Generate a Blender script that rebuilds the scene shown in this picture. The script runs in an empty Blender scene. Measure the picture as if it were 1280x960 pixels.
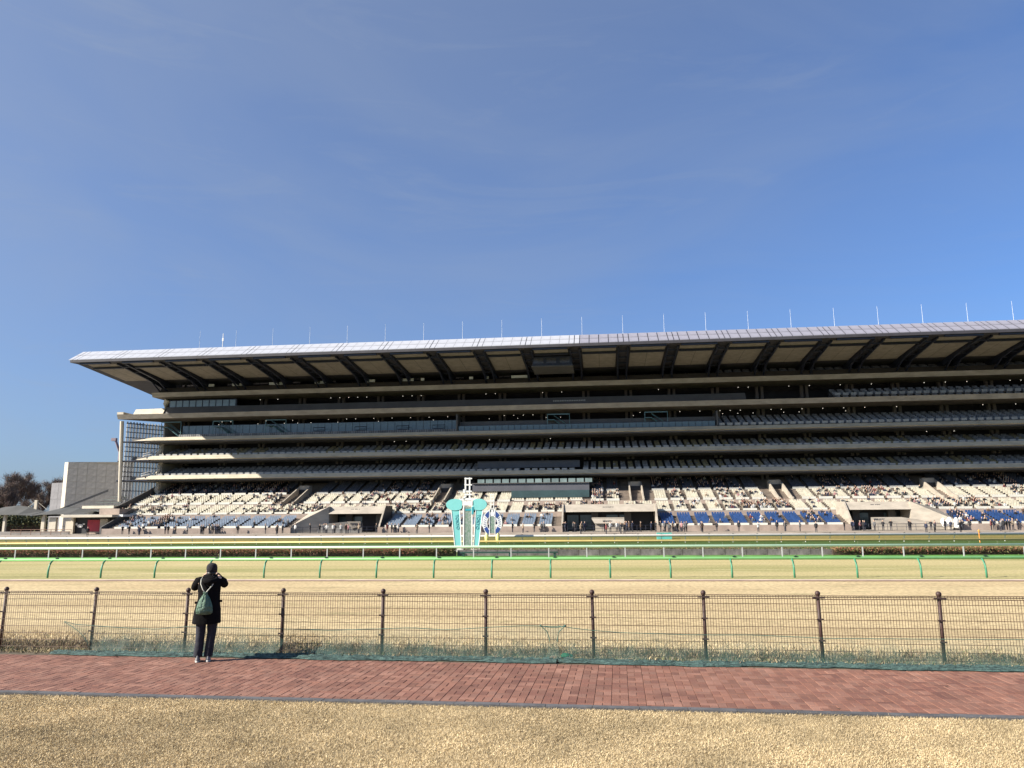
import bpy, math, random
import numpy as np
from mathutils import Vector, Matrix
R=math.radians; PI=math.pi
rnd=random.Random(11)
SC=bpy.context.scene; COL=SC.collection
# ---------------------------------------------------------------- camera, world, sun, exposure
cd=bpy.data.cameras.new("camera"); cam=bpy.data.objects.new("camera",cd); COL.objects.link(cam)
cd.sensor_width=36; cd.lens=956/1280*36; cd.clip_start=.1; cd.clip_end=9000
yaw,pit,rol=R(5.12),R(10.22),R(-.384)
F=Vector((-math.sin(yaw)*math.cos(pit),math.cos(yaw)*math.cos(pit),math.sin(pit)))
Rt=Vector((math.cos(yaw),math.sin(yaw),0)); Up=Rt.cross(F)
R2=Rt*math.cos(rol)+Up*math.sin(rol); U2=-Rt*math.sin(rol)+Up*math.cos(rol)
m=Matrix.Identity(4)
for i in range(3): m[i][0]=R2[i]; m[i][1]=U2[i]; m[i][2]=-F[i]
m[0][3],m[1][3],m[2][3]=0,0,3.125
cam.matrix_world=m; SC.camera=cam
SUN_EL=R(31.5); SD=Vector((1.52,.685,-1.0)).normalized()      # the way the light travels
W=bpy.data.worlds.new("World"); SC.world=W; W.use_nodes=True
nt=W.node_tree; nt.nodes.clear()
wo=nt.nodes.new("ShaderNodeOutputWorld"); bg=nt.nodes.new("ShaderNodeBackground"); bg.inputs[1].default_value=.066
sk=nt.nodes.new("ShaderNodeTexSky"); sk.sky_type='NISHITA'; sk.sun_disc=False
sk.sun_elevation=SUN_EL; sk.sun_rotation=math.atan2(-SD.x,-SD.y); sk.air_density=1.0; sk.dust_density=1.4; sk.ozone_density=6; sk.altitude=0
tc=nt.nodes.new("ShaderNodeTexCoord")
mp=nt.nodes.new("ShaderNodeMapping"); mp.inputs['Scale'].default_value=(1.0,1.6,3.4); mp.inputs['Rotation'].default_value=(0,.45,.5)
nz=nt.nodes.new("ShaderNodeTexNoise"); nz.inputs['Scale'].default_value=1.5; nz.inputs['Detail'].default_value=7; nz.inputs['Roughness'].default_value=.56; nz.inputs['Distortion'].default_value=.8
nt.links.new(tc.outputs['Generated'],mp.inputs[0]); nt.links.new(mp.outputs[0],nz.inputs[0])
cr=nt.nodes.new("ShaderNodeMapRange"); cr.inputs[1].default_value=.38; cr.inputs[2].default_value=.72; cr.inputs[3].default_value=0; cr.inputs[4].default_value=.20
nt.links.new(nz.outputs['Fac'],cr.inputs[0])
# thin high cloud thickens towards the sun's side of the sky
dp=nt.nodes.new("ShaderNodeVectorMath"); dp.operation='DOT_PRODUCT'; nt.links.new(tc.outputs['Generated'],dp.inputs[0]); dp.inputs[1].default_value=(-.9,-.25,.35)
dr=nt.nodes.new("ShaderNodeMapRange"); dr.inputs[1].default_value=-.75; dr.inputs[2].default_value=.6; dr.inputs[3].default_value=.0; dr.inputs[4].default_value=.42; nt.links.new(dp.outputs['Value'],dr.inputs[0])
# a few thin streaks of cirrus
mp2=nt.nodes.new("ShaderNodeMapping"); mp2.inputs['Scale'].default_value=(2.2,2.2,14); mp2.inputs['Rotation'].default_value=(.25,-.2,.3); nt.links.new(tc.outputs['Generated'],mp2.inputs[0])
nz2=nt.nodes.new("ShaderNodeTexNoise"); nz2.inputs['Scale'].default_value=1.6; nz2.inputs['Detail'].default_value=8; nz2.inputs['Roughness'].default_value=.62; nz2.inputs['Distortion'].default_value=1.1; nt.links.new(mp2.outputs[0],nz2.inputs[0])
cr2=nt.nodes.new("ShaderNodeMapRange"); cr2.inputs[1].default_value=.56; cr2.inputs[2].default_value=.80; cr2.inputs[3].default_value=0; cr2.inputs[4].default_value=.13; nt.links.new(nz2.outputs['Fac'],cr2.inputs[0])
a0=nt.nodes.new("ShaderNodeMath"); a0.operation='ADD'; nt.links.new(cr.outputs[0],a0.inputs[0]); nt.links.new(cr2.outputs[0],a0.inputs[1])
am=nt.nodes.new("ShaderNodeMath"); am.operation='ADD'; nt.links.new(a0.outputs[0],am.inputs[0]); nt.links.new(dr.outputs[0],am.inputs[1])
tn=nt.nodes.new("ShaderNodeVectorMath"); tn.operation='MULTIPLY'; nt.links.new(sk.outputs[0],tn.inputs[0]); tn.inputs[1].default_value=(.81,.985,1.22)
mx=nt.nodes.new("ShaderNodeMix"); mx.data_type='RGBA'; mx.inputs['B'].default_value=(2.5,2.95,3.7,1)
nt.links.new(am.outputs[0],mx.inputs['Factor']); nt.links.new(tn.outputs[0],mx.inputs['A'])
nt.links.new(mx.outputs['Result'],bg.inputs[0]); nt.links.new(bg.outputs[0],wo.inputs[0])
sl=bpy.data.lights.new("sun",'SUN'); sl.energy=5.0; sl.angle=R(.5); sl.color=(1,.93,.82)
so=bpy.data.objects.new("sun",sl); COL.objects.link(so); so.rotation_euler=SD.to_track_quat('-Z','Y').to_euler(); so.location=(-60,-40,60)
SC.view_settings.view_transform='Standard'; SC.view_settings.look='None'; SC.view_settings.gamma=1; SC.view_settings.exposure=1.13

# ---------------------------------------------------------------- materials
MATS={}
def mat(name,col,rough=.8,var=.12,scale=6,col2=None,metal=0,bump=0,bscale=40,spec=.5,island=0,emit=0,stretch=None,alpha=None,cut=(.35,.65),world=False):
    if name in MATS: return MATS[name]
    M=bpy.data.materials.new(name); M.use_nodes=True; n=M.node_tree.nodes; l=M.node_tree.links
    b=n["Principled BSDF"]; b.inputs['Roughness'].default_value=rough; b.inputs['Metallic'].default_value=metal
    b.inputs['Specular IOR Level'].default_value=spec
    t=n.new("ShaderNodeTexCoord"); s=t.outputs['Object']
    if world: s=n.new("ShaderNodeNewGeometry").outputs['Position']
    if stretch:
        mpn=n.new("ShaderNodeMapping"); mpn.inputs['Scale'].default_value=stretch; l.new(s,mpn.inputs[0]); s=mpn.outputs[0]
    nn=n.new("ShaderNodeTexNoise"); nn.inputs['Scale'].default_value=scale; nn.inputs['Detail'].default_value=6; nn.inputs['Roughness'].default_value=.65
    l.new(s,nn.inputs[0])
    mr=n.new("ShaderNodeMapRange"); mr.inputs[1].default_value=cut[0]; mr.inputs[2].default_value=cut[1]; l.new(nn.outputs['Fac'],mr.inputs[0])
    m1=n.new("ShaderNodeMix"); m1.data_type='RGBA'
    c2=col2 if col2 else tuple(c*(1-var*1.6) for c in col)
    c1=col if col2 else tuple(min(1,c*(1+var*.6)) for c in col)
    m1.inputs['A'].default_value=(*c2,1); m1.inputs['B'].default_value=(*c1,1); l.new(mr.outputs[0],m1.inputs['Factor'])
    out=m1.outputs['Result']
    if island:
        g=n.new("ShaderNodeNewGeometry"); oi=n.new("ShaderNodeObjectInfo")
        ad=n.new("ShaderNodeMath"); ad.operation='ADD'; l.new(g.outputs['Random Per Island'],ad.inputs[0]); l.new(oi.outputs['Random'],ad.inputs[1])
        fr=n.new("ShaderNodeMath"); fr.operation='FRACT'; l.new(ad.outputs[0],fr.inputs[0])
        m2=n.new("ShaderNodeMapRange"); m2.inputs[3].default_value=1-island; m2.inputs[4].default_value=1+island*.7; l.new(fr.outputs[0],m2.inputs[0])
        vm=n.new("ShaderNodeVectorMath"); vm.operation='SCALE'; l.new(out,vm.inputs[0]); l.new(m2.outputs[0],vm.inputs['Scale']); out=vm.outputs[0]
    l.new(out,b.inputs['Base Color'])
    if bump:
        bn=n.new("ShaderNodeTexNoise"); bn.inputs['Scale'].default_value=bscale; bn.inputs['Detail'].default_value=4; l.new(s,bn.inputs[0])
        bp=n.new("ShaderNodeBump"); bp.inputs['Strength'].default_value=bump; bp.inputs['Distance'].default_value=.05; l.new(bn.outputs['Fac'],bp.inputs['Height']); l.new(bp.outputs[0],b.inputs['Normal'])
    if emit: b.inputs['Emission Color'].default_value=(*col,1); b.inputs['Emission Strength'].default_value=emit
    if alpha is not None:
        b.inputs['Alpha'].default_value=alpha
    MATS[name]=M; return M
CREAM=mat('precast_concrete',(.375,.33,.27),.75,.16,.35,stretch=(1,1,3))
CREAMW=mat('pale_concrete',(.54,.48,.38),.75,.1,.5)
TERR=mat('terrace_concrete',(.20,.162,.13),.85,.2,.6,bump=.2,bscale=3)
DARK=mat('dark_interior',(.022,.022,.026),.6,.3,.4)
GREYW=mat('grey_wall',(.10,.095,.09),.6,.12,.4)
NAVY=mat('navy_steel',(.022,.026,.045),.45,.2,.7)
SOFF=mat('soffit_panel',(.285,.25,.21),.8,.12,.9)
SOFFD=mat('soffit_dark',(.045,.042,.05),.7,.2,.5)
WHITE=mat('white_paint',(.78,.77,.74),.45,.06,2)
RWHITE=mat('white_roof_sheet',(.46,.465,.49),.38,.07,.8,metal=.15)
RGREY=mat('grey_roof_sheet',(.27,.262,.30),.45,.1,.8,metal=.1)
GLASS=mat('tinted_glass',(.10,.15,.165),.12,.2,.5,spec=.8)
GLASSL=mat('pale_green_glass',(.20,.26,.25),.2,.2,.5,spec=.8)
TEAL=mat('dark_teal_wall',(.035,.07,.075),.5,.15,.6)
SEATC=mat('cream_seat_plastic',(.62,.575,.455),.45,.1,1.5,island=.13)
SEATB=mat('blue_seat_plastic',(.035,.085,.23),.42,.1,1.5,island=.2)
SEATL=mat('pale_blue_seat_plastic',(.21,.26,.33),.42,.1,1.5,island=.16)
SEATG=mat('grey_seat_plastic',(.20,.20,.20),.5,.2,1.5,island=.35)
SEATO=mat('olive_seat_plastic',(.21,.17,.075),.5,.2,1.5,island=.3)
STRIP=mat('white_front_board',(.66,.64,.56),.6,.08,1)
PINK=mat('pink_concrete',(.36,.285,.235),.85,.15,.6)
LAMP=mat('lamp_lens',(1,.93,.8),.5,0,1,emit=.7)

# ---------------------------------------------------------------- mesh helpers
class MB:
    def __init__(s): s.v=[];s.f=[];s.m=[]
    def add(s,vs,fs,mi=0):
        o=len(s.v); s.v+=[tuple(v) for v in vs]; s.f+=[tuple(i+o for i in f) for f in fs]; s.m+=[mi]*len(fs)
    def box(s,x0,x1,y0,y1,z0,z1,mi=0,rz=0,c=None):
        vs=[(x,y,z) for z in(z0,z1) for y in(y0,y1) for x in(x0,x1)]
        if rz:
            cx,cy=c if c else((x0+x1)/2,(y0+y1)/2); ca,sa=math.cos(rz),math.sin(rz)
            vs=[(cx+(x-cx)*ca-(y-cy)*sa,cy+(x-cx)*sa+(y-cy)*ca,z) for x,y,z in vs]
        s.add(vs,[(0,2,3,1),(4,5,7,6),(0,1,5,4),(2,6,7,3),(0,4,6,2),(1,3,7,5)],mi)
    def quad(s,a,b,c,d,mi=0): s.add([a,b,c,d],[(0,1,2,3)],mi)
    def tube(s,pts,r,n=6,mi=0,cap=True):
        if not hasattr(r,'__len__'): r=[r]*len(pts)
        P=[Vector(p) for p in pts]; rings=[]
        for i,p in enumerate(P):
            d=(P[min(i+1,len(P)-1)]-P[max(i-1,0)]).normalized()
            a=Vector((0,0,1)) if abs(d.z)<.95 else Vector((1,0,0)); u=d.cross(a).normalized(); w=u.cross(d)
            rings.append([p+(u*math.cos(2*PI*k/n)+w*math.sin(2*PI*k/n))*r[i] for k in range(n)])
        vs=[v for rg in rings for v in rg]; fs=[]
        for i in range(len(P)-1):
            for k in range(n): fs.append((i*n+k,i*n+(k+1)%n,(i+1)*n+(k+1)%n,(i+1)*n+k))
        if cap: fs.append(tuple(range(n-1,-1,-1))); fs.append(tuple(range((len(P)-1)*n,len(P)*n)))
        s.add(vs,fs,mi)
    def loft(s,rings,mi=0,cap=True):
        n=len(rings[0]); vs=[v for r in rings for v in r]; fs=[]
        for i in range(len(rings)-1):
            for k in range(n): fs.append((i*n+k,i*n+(k+1)%n,(i+1)*n+(k+1)%n,(i+1)*n+k))
        if cap: fs.append(tuple(range(n-1,-1,-1))); fs.append(tuple(range((len(rings)-1)*n,len(rings)*n)))
        s.add(vs,fs,mi)
    def ell(s,c,rx,ry,rz_,n=8,k=5,mi=0):
        rg=[]
        for i in range(k+1):
            t=-PI/2+PI*i/k; t=max(-1.5,min(1.5,t))
            rg.append([(c[0]+rx*math.cos(t)*math.cos(2*PI*j/n),c[1]+ry*math.cos(t)*math.sin(2*PI*j/n),c[2]+rz_*math.sin(t)) for j in range(n)])
        s.loft(rg,mi)
    def prism(s,prof,x0,x1,mi=0):     # prof: list of (y,z) closed outline, extruded along x
        n=len(prof); vs=[(x0,y,z) for y,z in prof]+[(x1,y,z) for y,z in prof]
        fs=[(i,(i+1)%n,n+(i+1)%n,n+i) for i in range(n)]+[tuple(range(n-1,-1,-1)),tuple(range(n,2*n))]
        s.add(vs,fs,mi)
    def mesh(s,name,mats,smooth=False,fix=False):
        me=bpy.data.meshes.new(name); me.from_pydata(s.v,[],s.f)
        for mm in (mats if isinstance(mats,(list,tuple)) else [mats]): me.materials.append(mm)
        if any(s.m): me.polygons.foreach_set('material_index',s.m)
        if smooth: me.polygons.foreach_set('use_smooth',[True]*len(me.polygons))
        if fix:
            import bmesh
            b=bmesh.new(); b.from_mesh(me); bmesh.ops.recalc_face_normals(b,faces=b.faces); b.to_mesh(me); b.free()
        me.update(); return me
def link(name,me,parent=None,loc=(0,0,0),rz=0):
    o=bpy.data.objects.new(name,me); COL.objects.link(o); o.location=loc; o.rotation_euler=(0,0,rz)
    if parent: o.parent=parent
    return o
def obj(name,mb,mats,parent=None,loc=(0,0,0),rz=0,smooth=False,fix=False): return link(name,mb.mesh(name,mats,smooth,fix),parent,loc,rz)
def tag(o,label=None,cat=None,group=None,kind=None):
    if label:o['label']=label
    if cat:o['category']=cat
    if group:o['group']=group
    if kind:o['kind']=kind
    return o
def thing(name,label,cat,loc=(0,0,0),rz=0,group=None): return tag(link(name,None,None,loc,rz),label,cat,group)
def copy_tree(o,parent=None):
    c=o.copy(); COL.objects.link(c); c.parent=parent
    for ch in list(o.children): copy_tree(ch,c)
    return c
def rot2(x,y,a): return (x*math.cos(a)-y*math.sin(a),x*math.sin(a)+y*math.cos(a))
AF=R(-2.6); AS=R(-1.5)                # headings of the path with its fence, and of the stand, against the track
def fw(x,y): return rot2(x,y,AF)      # path heading -> world
def sw(x,y): return rot2(x,y,AS)      # stand heading -> world

# ---------------------------------------------------------------- grounds
def grass_mat(name,c1,c2,c3,big=.05,stretch=(1,1,1),bump=.5,bs=25,fine=30,thr=(.45,.62)):
    M=bpy.data.materials.new(name); M.use_nodes=True; n=M.node_tree.nodes; l=M.node_tree.links; b=n["Principled BSDF"]
    b.inputs['Roughness'].default_value=.95; b.inputs['Specular IOR Level'].default_value=.15
    t=n.new("ShaderNodeTexCoord"); mpn=n.new("ShaderNodeMapping"); mpn.inputs['Scale'].default_value=stretch; l.new(t.outputs['Object'],mpn.inputs[0])
    def noise(sc,d=6,src=mpn.outputs[0]):
        q=n.new("ShaderNodeTexNoise"); q.inputs['Scale'].default_value=sc; q.inputs['Detail'].default_value=d; q.inputs['Roughness'].default_value=.62; l.new(src,q.inputs[0]); return q.outputs['Fac']
    def mix(f,a,bb,lo,hi):
        r=n.new("ShaderNodeMapRange"); r.inputs[1].default_value=lo; r.inputs[2].default_value=hi; l.new(f,r.inputs[0])
        q=n.new("ShaderNodeMix"); q.data_type='RGBA'; l.new(r.outputs[0],q.inputs['Factor'])
        for k,v in(('A',a),('B',bb)):
            if isinstance(v,tuple): q.inputs[k].default_value=(*v,1)
            else: l.new(v,q.inputs[k])
        return q.outputs['Result']
    a=mix(noise(big),c1,c2,*thr); fn=noise(fine,5,t.outputs['Object'])
    a=mix(noise(big*7,5),a,c3,.55,.75)
    dk=n.new("ShaderNodeVectorMath"); dk.operation='SCALE'; r=n.new("ShaderNodeMapRange"); r.inputs[1].default_value=.3; r.inputs[2].default_value=.7; r.inputs[3].default_value=.60; r.inputs[4].default_value=1.30
    l.new(fn,r.inputs[0]); l.new(a,dk.inputs[0]); l.new(r.outputs[0],dk.inputs['Scale']); l.new(dk.outputs[0],b.inputs['Base Color'])
    bp=n.new("ShaderNodeBump"); bp.inputs['Strength'].default_value=bump; bp.inputs['Distance'].default_value=.04; l.new(noise(bs,4,t.outputs['Object']),bp.inputs['Height']); l.new(bp.outputs[0],b.inputs['Normal'])
    MATS[name]=M; return M
G_LAWN=grass_mat('dry_lawn_soil',(.38,.29,.16),(.30,.225,.12),(.22,.17,.09),.5,fine=60)
G_IN=grass_mat('infield_dry_grass',(.53,.415,.235),(.44,.335,.185),(.29,.245,.125),.13,(.30,1,1),.7,10,5,(.44,.58))
G_JUMP=grass_mat('course_dry_grass',(.43,.36,.175),(.29,.27,.11),(.54,.45,.26),.09,(.14,1,1),.4,8,6,(.44,.57))
G_TURF=grass_mat('green_turf',(.06,.10,.025),(.085,.075,.03),(.11,.10,.04),.05,(.15,1,1),.4,6,4)
G_GOLD=grass_mat('golden_turf',(.22,.17,.06),(.14,.14,.04),(.08,.10,.03),.05,(.12,1,1),.4,6,4)
def sheet(name,pts,m,xs,zo=0,frame=None):   # pts [(y,z)], long strip along x
    xs=np.linspace(xs[0],xs[1],9); vs=[]; fs=[]
    for x in xs:
        for y,z in pts:
            X,Y=rot2(x,y,frame) if frame else (x,y); vs.append((X,Y,z+zo))
    n=len(pts)
    for i in range(len(xs)-1):
        for k in range(n-1): fs.append((i*n+k,(i+1)*n+k,(i+1)*n+k+1,i*n+k+1))
    b=MB(); b.add(vs,fs); return tag(obj(name,b,m),kind='structure')
sheet('ground',[(-60,-.30),(20,-.30),(70,-.25),(200,-.2),(4500,-.2)],mat('far_ground',(.16,.14,.10),.95,.2,.02),(-3500,3500))
sheet('lawn',[(-12,.76),(4,.755),(10.34,.765)],G_LAWN,(-40,40),0,AF)
sheet('infield_grass',[(13.36,.77),(14.6,.775),(15.6,.72),(19,.36),(24,.06),(30,0.0),(42.9,0)],G_IN,(-90,90),0,R(-.6))
sheet('edge_soil',[(13.361,.782),(13.52,.781),(13.70,.782)],mat('edge_soil',(.11,.085,.05),.95,.4,5),(-40,40),0,AF)
sheet('racing_turf',[(42.45,.006),(71.4,.006)],G_JUMP,(-110,110))
sheet('verge_grass',[(69.4,.012),(75,.012)],mat('green_verge',(.09,.24,.03),.9,.3,.5),(-120,120))
sheet('dirt_track',[(75,.0),(85,.0),(97,.0)],G_TURF,(-170,170))
sheet('turf_course',[(97,.0),(104,.04),(110,.1),(118,.36)],G_TURF,(-180,180))
sheet('outer_turf',[(118,.36),(123,.65),(126,.82)],G_GOLD,(-190,190))
sheet('apron',[(126,.822),(131,1.25),(136,1.35)],mat('apron_paving',(.30,.25,.20),.9,.2,.3),(-240,200),.005)
sheet('forecourt',[(136,1.351),(150,1.36),(300,1.36)],mat('forecourt_paving',(.30,.27,.23),.9,.2,.2),(-400,-94))
b=MB(); b.box(-110,110,42.45,43.15,-.05,.022,0); b.box(-110,110,41.9,42.449,-.05,.010,1)
tag(obj('drain_kerb',b,[mat('pink_kerb',(.55,.43,.33),.8,.15,1),mat('drain_soil',(.16,.085,.055),.9,.2,2)]),kind='structure')

# ---------------------------------------------------------------- brick path
PATH=.785; BW=.2275; BH=.1125; Y0,Y1=10.5,13.36
b=MB(); b.box(-34,34,Y0,Y1,PATH-.12,PATH-.012)
path=tag(obj('brick_path',b,mat('joint_sand',(.10,.06,.05),.95,.2,8),rz=AF),kind='structure')
BR=[mat('red_brick_%s'%k,c,.88,.22,1.5,island=.2,bump=.25,bscale=60,col2=c2,world=True) for k,c,c2 in (('worn',(.225,.103,.067),(.165,.070,.045)),('dusty',(.255,.128,.088),(.195,.088,.058)),('dark',(.19,.083,.054),(.15,.061,.041)))]
def brick_mb(b,x0,x1,y0,y1,z,tilt=0,mi=0):
    g=.0024;e=.004
    x0+=g;x1-=g;y0+=g;y1-=g
    vs=[(x0,y0,z-.03),(x1,y0,z-.03),(x1,y1,z-.03),(x0,y1,z-.03),(x0,y0,z-e),(x1,y0,z-e),(x1,y1,z-e),(x0,y1,z-e),(x0+e,y0+e,z),(x1-e,y0+e,z+tilt),(x1-e,y1-e,z+tilt),(x0+e,y1-e,z)]
    fs=[(0,1,5,4),(1,2,6,5),(2,3,7,6),(3,0,4,7),(4,5,9,8),(5,6,10,9),(6,7,11,10),(7,4,8,11),(8,9,10,11)]
    b.add(vs,fs,mi)
allb=[]
ncol=int(44/BW)
for c in range(ncol):
    x=-22+c*BW; y=Y0-(c%2)*BH*1.5; k=0
    while y<Y1:
        if k%2==0: rs=[(x,x+BW,y,y+BH)]; y+=BH
        else: rs=[(x,x+BW/2,y,y+2*BH),(x+BW/2,x+BW,y,y+2*BH)]; y+=2*BH
        k+=1
        for r in rs:
            a,bb=max(r[2],Y0),min(r[3],Y1)
            if bb-a>.03: allb.append((r[0],r[1],a,bb))
full=[r for r in allb if abs((r[1]-r[0])-BW)<.01 and abs(r[3]-r[2]-BH)<.001]
half=[r for r in allb if abs((r[1]-r[0])-BW/2)<.01 and abs(r[3]-r[2]-2*BH)<.001]
def near_key(r): return r[2]+.25*abs((r[0]+r[1])/2+.0)
full.sort(key=near_key); half.sort(key=near_key)
singles=[(r,0) for r in full[:150]]+[(r,1) for r in half[:150]]
kinds=[]
for w,h in((BW,BH),(BW/2,2*BH)):
    ms=[]
    for mi in range(3):
        q=MB(); brick_mb(q,-w/2,w/2,-h/2,h/2,0); ms.append(q.mesh('brick',BR[mi]))
    kinds.append(ms)
sel=set()
for r,t in singles:
    sel.add(r); o=link('brick',kinds[t][rnd.choice((0,0,1,1,2))],path,((r[0]+r[1])/2,(r[2]+r[3])/2,PATH+rnd.uniform(-.0025,.002)))
    o.rotation_euler=(rnd.uniform(-.006,.006),rnd.uniform(-.008,.008),rnd.uniform(-.008,.008))
b=MB()
for r in allb:
    if r not in sel: brick_mb(b,*r,PATH+rnd.uniform(-.0025,.002),rnd.uniform(-.0015,.0015),rnd.choice((0,0,1,1,2)))
tag(obj('brick_paving',b,BR,path),kind='stuff')
b=MB()
x=-34
while x<34: b.box(x,x+.594,10.36,10.495,PATH-.1,PATH+.008+rnd.uniform(-.003,.003)); x+=.6
tag(obj('path_kerb',b,mat('kerb_concrete',(.095,.093,.095),.9,.25,5,island=.15),rz=AF),kind='structure')

# ---------------------------------------------------------------- grass blades (countless)
def blades(name,n,area,zf,ln,mats,frame=0,w=.004,lean=1.1,seed=1,clump=0,dens=None):
    g=np.random.default_rng(seed); x=g.uniform(area[0],area[1],n); y=g.uniform(area[2],area[3],n)
    if dens is not None:
        keep=g.random(n)<dens(x,y); x=x[keep];y=y[keep]; n=len(x)
    L=g.uniform(ln[0],ln[1],n)
    if clump:
        q=np.sin(x*3.1+np.sin(y*2.3)*2)*np.sin(y*4.7+np.cos(x*1.9)*2)+g.normal(0,.4,n); L*=np.clip(1+clump*q,.3,2)
    th=g.uniform(0,2*PI,n); ti=np.abs(g.normal(0,lean,n)).clip(0,1.45); c,s=np.cos(AF if frame else 0),np.sin(AF if frame else 0)
    X,Y=x*c-y*s,x*s+y*c; Z=zf(x,y)
    px,py=-np.sin(th)*w,np.cos(th)*w
    dx,dy,dz=np.cos(th)*np.sin(ti)*L,np.sin(th)*np.sin(ti)*L,np.cos(ti)*L
    V=np.empty((n,4,3)); V[:,0]=np.stack([X-px,Y-py,Z-.004],1); V[:,1]=np.stack([X+px,Y+py,Z-.004],1)
    V[:,2]=np.stack([X+dx*.55+px*.8,Y+dy*.55+py*.8,Z+dz*.65],1); V[:,3]=np.stack([X+dx,Y+dy,Z+dz*.85],1)
    me=bpy.data.meshes.new(name); me.vertices.add(n*4); me.vertices.foreach_set('co',V.ravel())
    idx=np.arange(n)[:,None]*4+np.array([0,1,2,0,2,3]); me.loops.add(n*6); me.loops.foreach_set('vertex_index',idx.ravel().astype(np.int32))
    me.polygons.add(n*2); me.polygons.foreach_set('loop_start',(np.arange(n*2)*3).astype(np.int32)); 
    for mm in mats: me.materials.append(mm)
    mi=np.repeat(g.integers(0,len(mats),n),2).astype(np.int32); me.polygons.foreach_set('material_index',mi); me.update(calc_edges=True)
    return link(name,me)
GB=[mat('straw_%s'%k,c,.95,.24,.8,spec=.08,island=.12) for k,c in (('pale',(.68,.55,.35)),('gold',(.56,.445,.26)),('brown',(.36,.27,.15)),('tan',(.61,.49,.30)))]
o=blades('lawn_grass',560000,(-8.6,7.4,6.6,10.37),lambda x,y:.765+0*x,(.014,.034),GB,1,.0019,1.15,3,.18)
tag(o,'dry straw coloured lawn grass in the foreground below the brick path','grass',kind='stuff')
o=blades('lawn_edge_grass',70000,(-13,13,6.0,10.42),lambda x,y:.765+0*x,(.02,.045),GB,1,.003,1.0,4,.25,lambda x,y:((np.abs(x+.5)>7.2)|(y>10.25))*1.0)
tag(o,'dry lawn grass fringing the near kerb of the brick path','grass',kind='stuff')
WB=[mat('weed_%s'%k,c,.9,.1,3,spec=.2,island=.25) for k,c in (('straw',(.40,.32,.19)),('grey',(.22,.20,.15)),('green',(.12,.13,.06)),('brown',(.16,.12,.08)))]
def slope(x,y):
    yy=y; return np.interp(yy,[13.3,14.6,15.6,19,24],[.77,.775,.72,.36,.06])
def wd(x,y):
    q=.5+.5*np.sin(x*1.7+np.sin(y*3)*1.5)*np.sin(x*.63+1); return np.clip((15.35-y)/1.2+.15,.04,1)*np.clip((y-13.4)/.25,.35,1)*np.clip(.45+.7*q,0,1)
o=blades('verge_weeds',120000,(-15,11,13.5,16.6),slope,(.03,.13),WB,1,.005,.6,7,.3,wd)
tag(o,'scruffy grey green weeds and dead grass along the foot of the mesh fence','weeds',kind='stuff')
o=blades('slope_grass',60000,(-18,14,14.4,19.5),slope,(.02,.06),[GB[0],GB[1],GB[3],WB[0]],1,.005,1.0,9,.3)
tag(o,'short dry grass on the bank dropping behind the mesh fence','grass',kind='stuff')

# ---------------------------------------------------------------- mesh fence
FY=13.91; FX0=-11.863; FP=1.896; 
FBR=mat('fence_brown_paint',(.055,.022,.015),.6,.3,9,col2=(.035,.018,.014)); WIRE=mat('fence_wire_brown',(.10,.055,.03),.6,.2,20); CLP=mat('fence_clamp',(.05,.03,.025),.5,.2,9)
fx,fy=fw(FX0+4*FP,FY)
fence=thing('mesh_fence','brown welded mesh fence with ball topped posts between brick path and racecourse','fence',(fx,fy,.783),AF)
q=MB(); q.tube([(0,0,-.04),(0,0,1.10)],.030,10); pm=q.mesh('post',FBR,True)
q=MB(); q.ell((0,0,1.12),.045,.045,.045,12,8); q.tube([(0,0,1.085),(0,0,1.10)],.036,10); cm=q.mesh('post_cap',FBR,True)
CL=[]
for z,w in((1.055,.1),(.70,.055),(.36,.055)): q=MB(); q.box(-w,w,-.045,-.03,z-.013,z+.013); q.box(-w*.95,-w*.7,-.052,-.0451,z-.012,z+.012); q.box(w*.7,w*.95,-.052,-.0451,z-.012,z+.012); CL.append(q.mesh('clamp',CLP))
q=MB(); L=FP
nv=40
for i in range(nv):
    x=.03+(L-.06)*(i+.5)/nv; q.tube([(x,0,.05),(x,0,1.03),(x,.03,1.06),(x,.0,1.085)],.0046,3,cap=False)
for k in range(8): q.tube([(0.02,0,.07+k*.125),(L-.02,0,.07+k*.125)],.0046,4,cap=False)
for y_,z_ in((0,1.03),(.032,1.06),(0,1.087)): q.tube([(.02,y_,z_),(L-.02,y_,z_)],.0065,4,cap=False)
panm=q.mesh('mesh_panel',WIRE)
for i in range(-5,12):
    x=(i-4)*FP
    p=link('post',pm,fence,(x,0,0)); p.rotation_euler=(rnd.uniform(-.012,.012),rnd.uniform(-.012,.012),0); link('post_cap',cm,p); [link('clamp',c_,p) for c_ in CL]
    if i<11: link('mesh_panel',panm,fence,(x,-.035,rnd.uniform(-.006,.004))).rotation_euler=(rnd.uniform(-.012,.012),rnd.uniform(-.004,.004),0)
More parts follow.
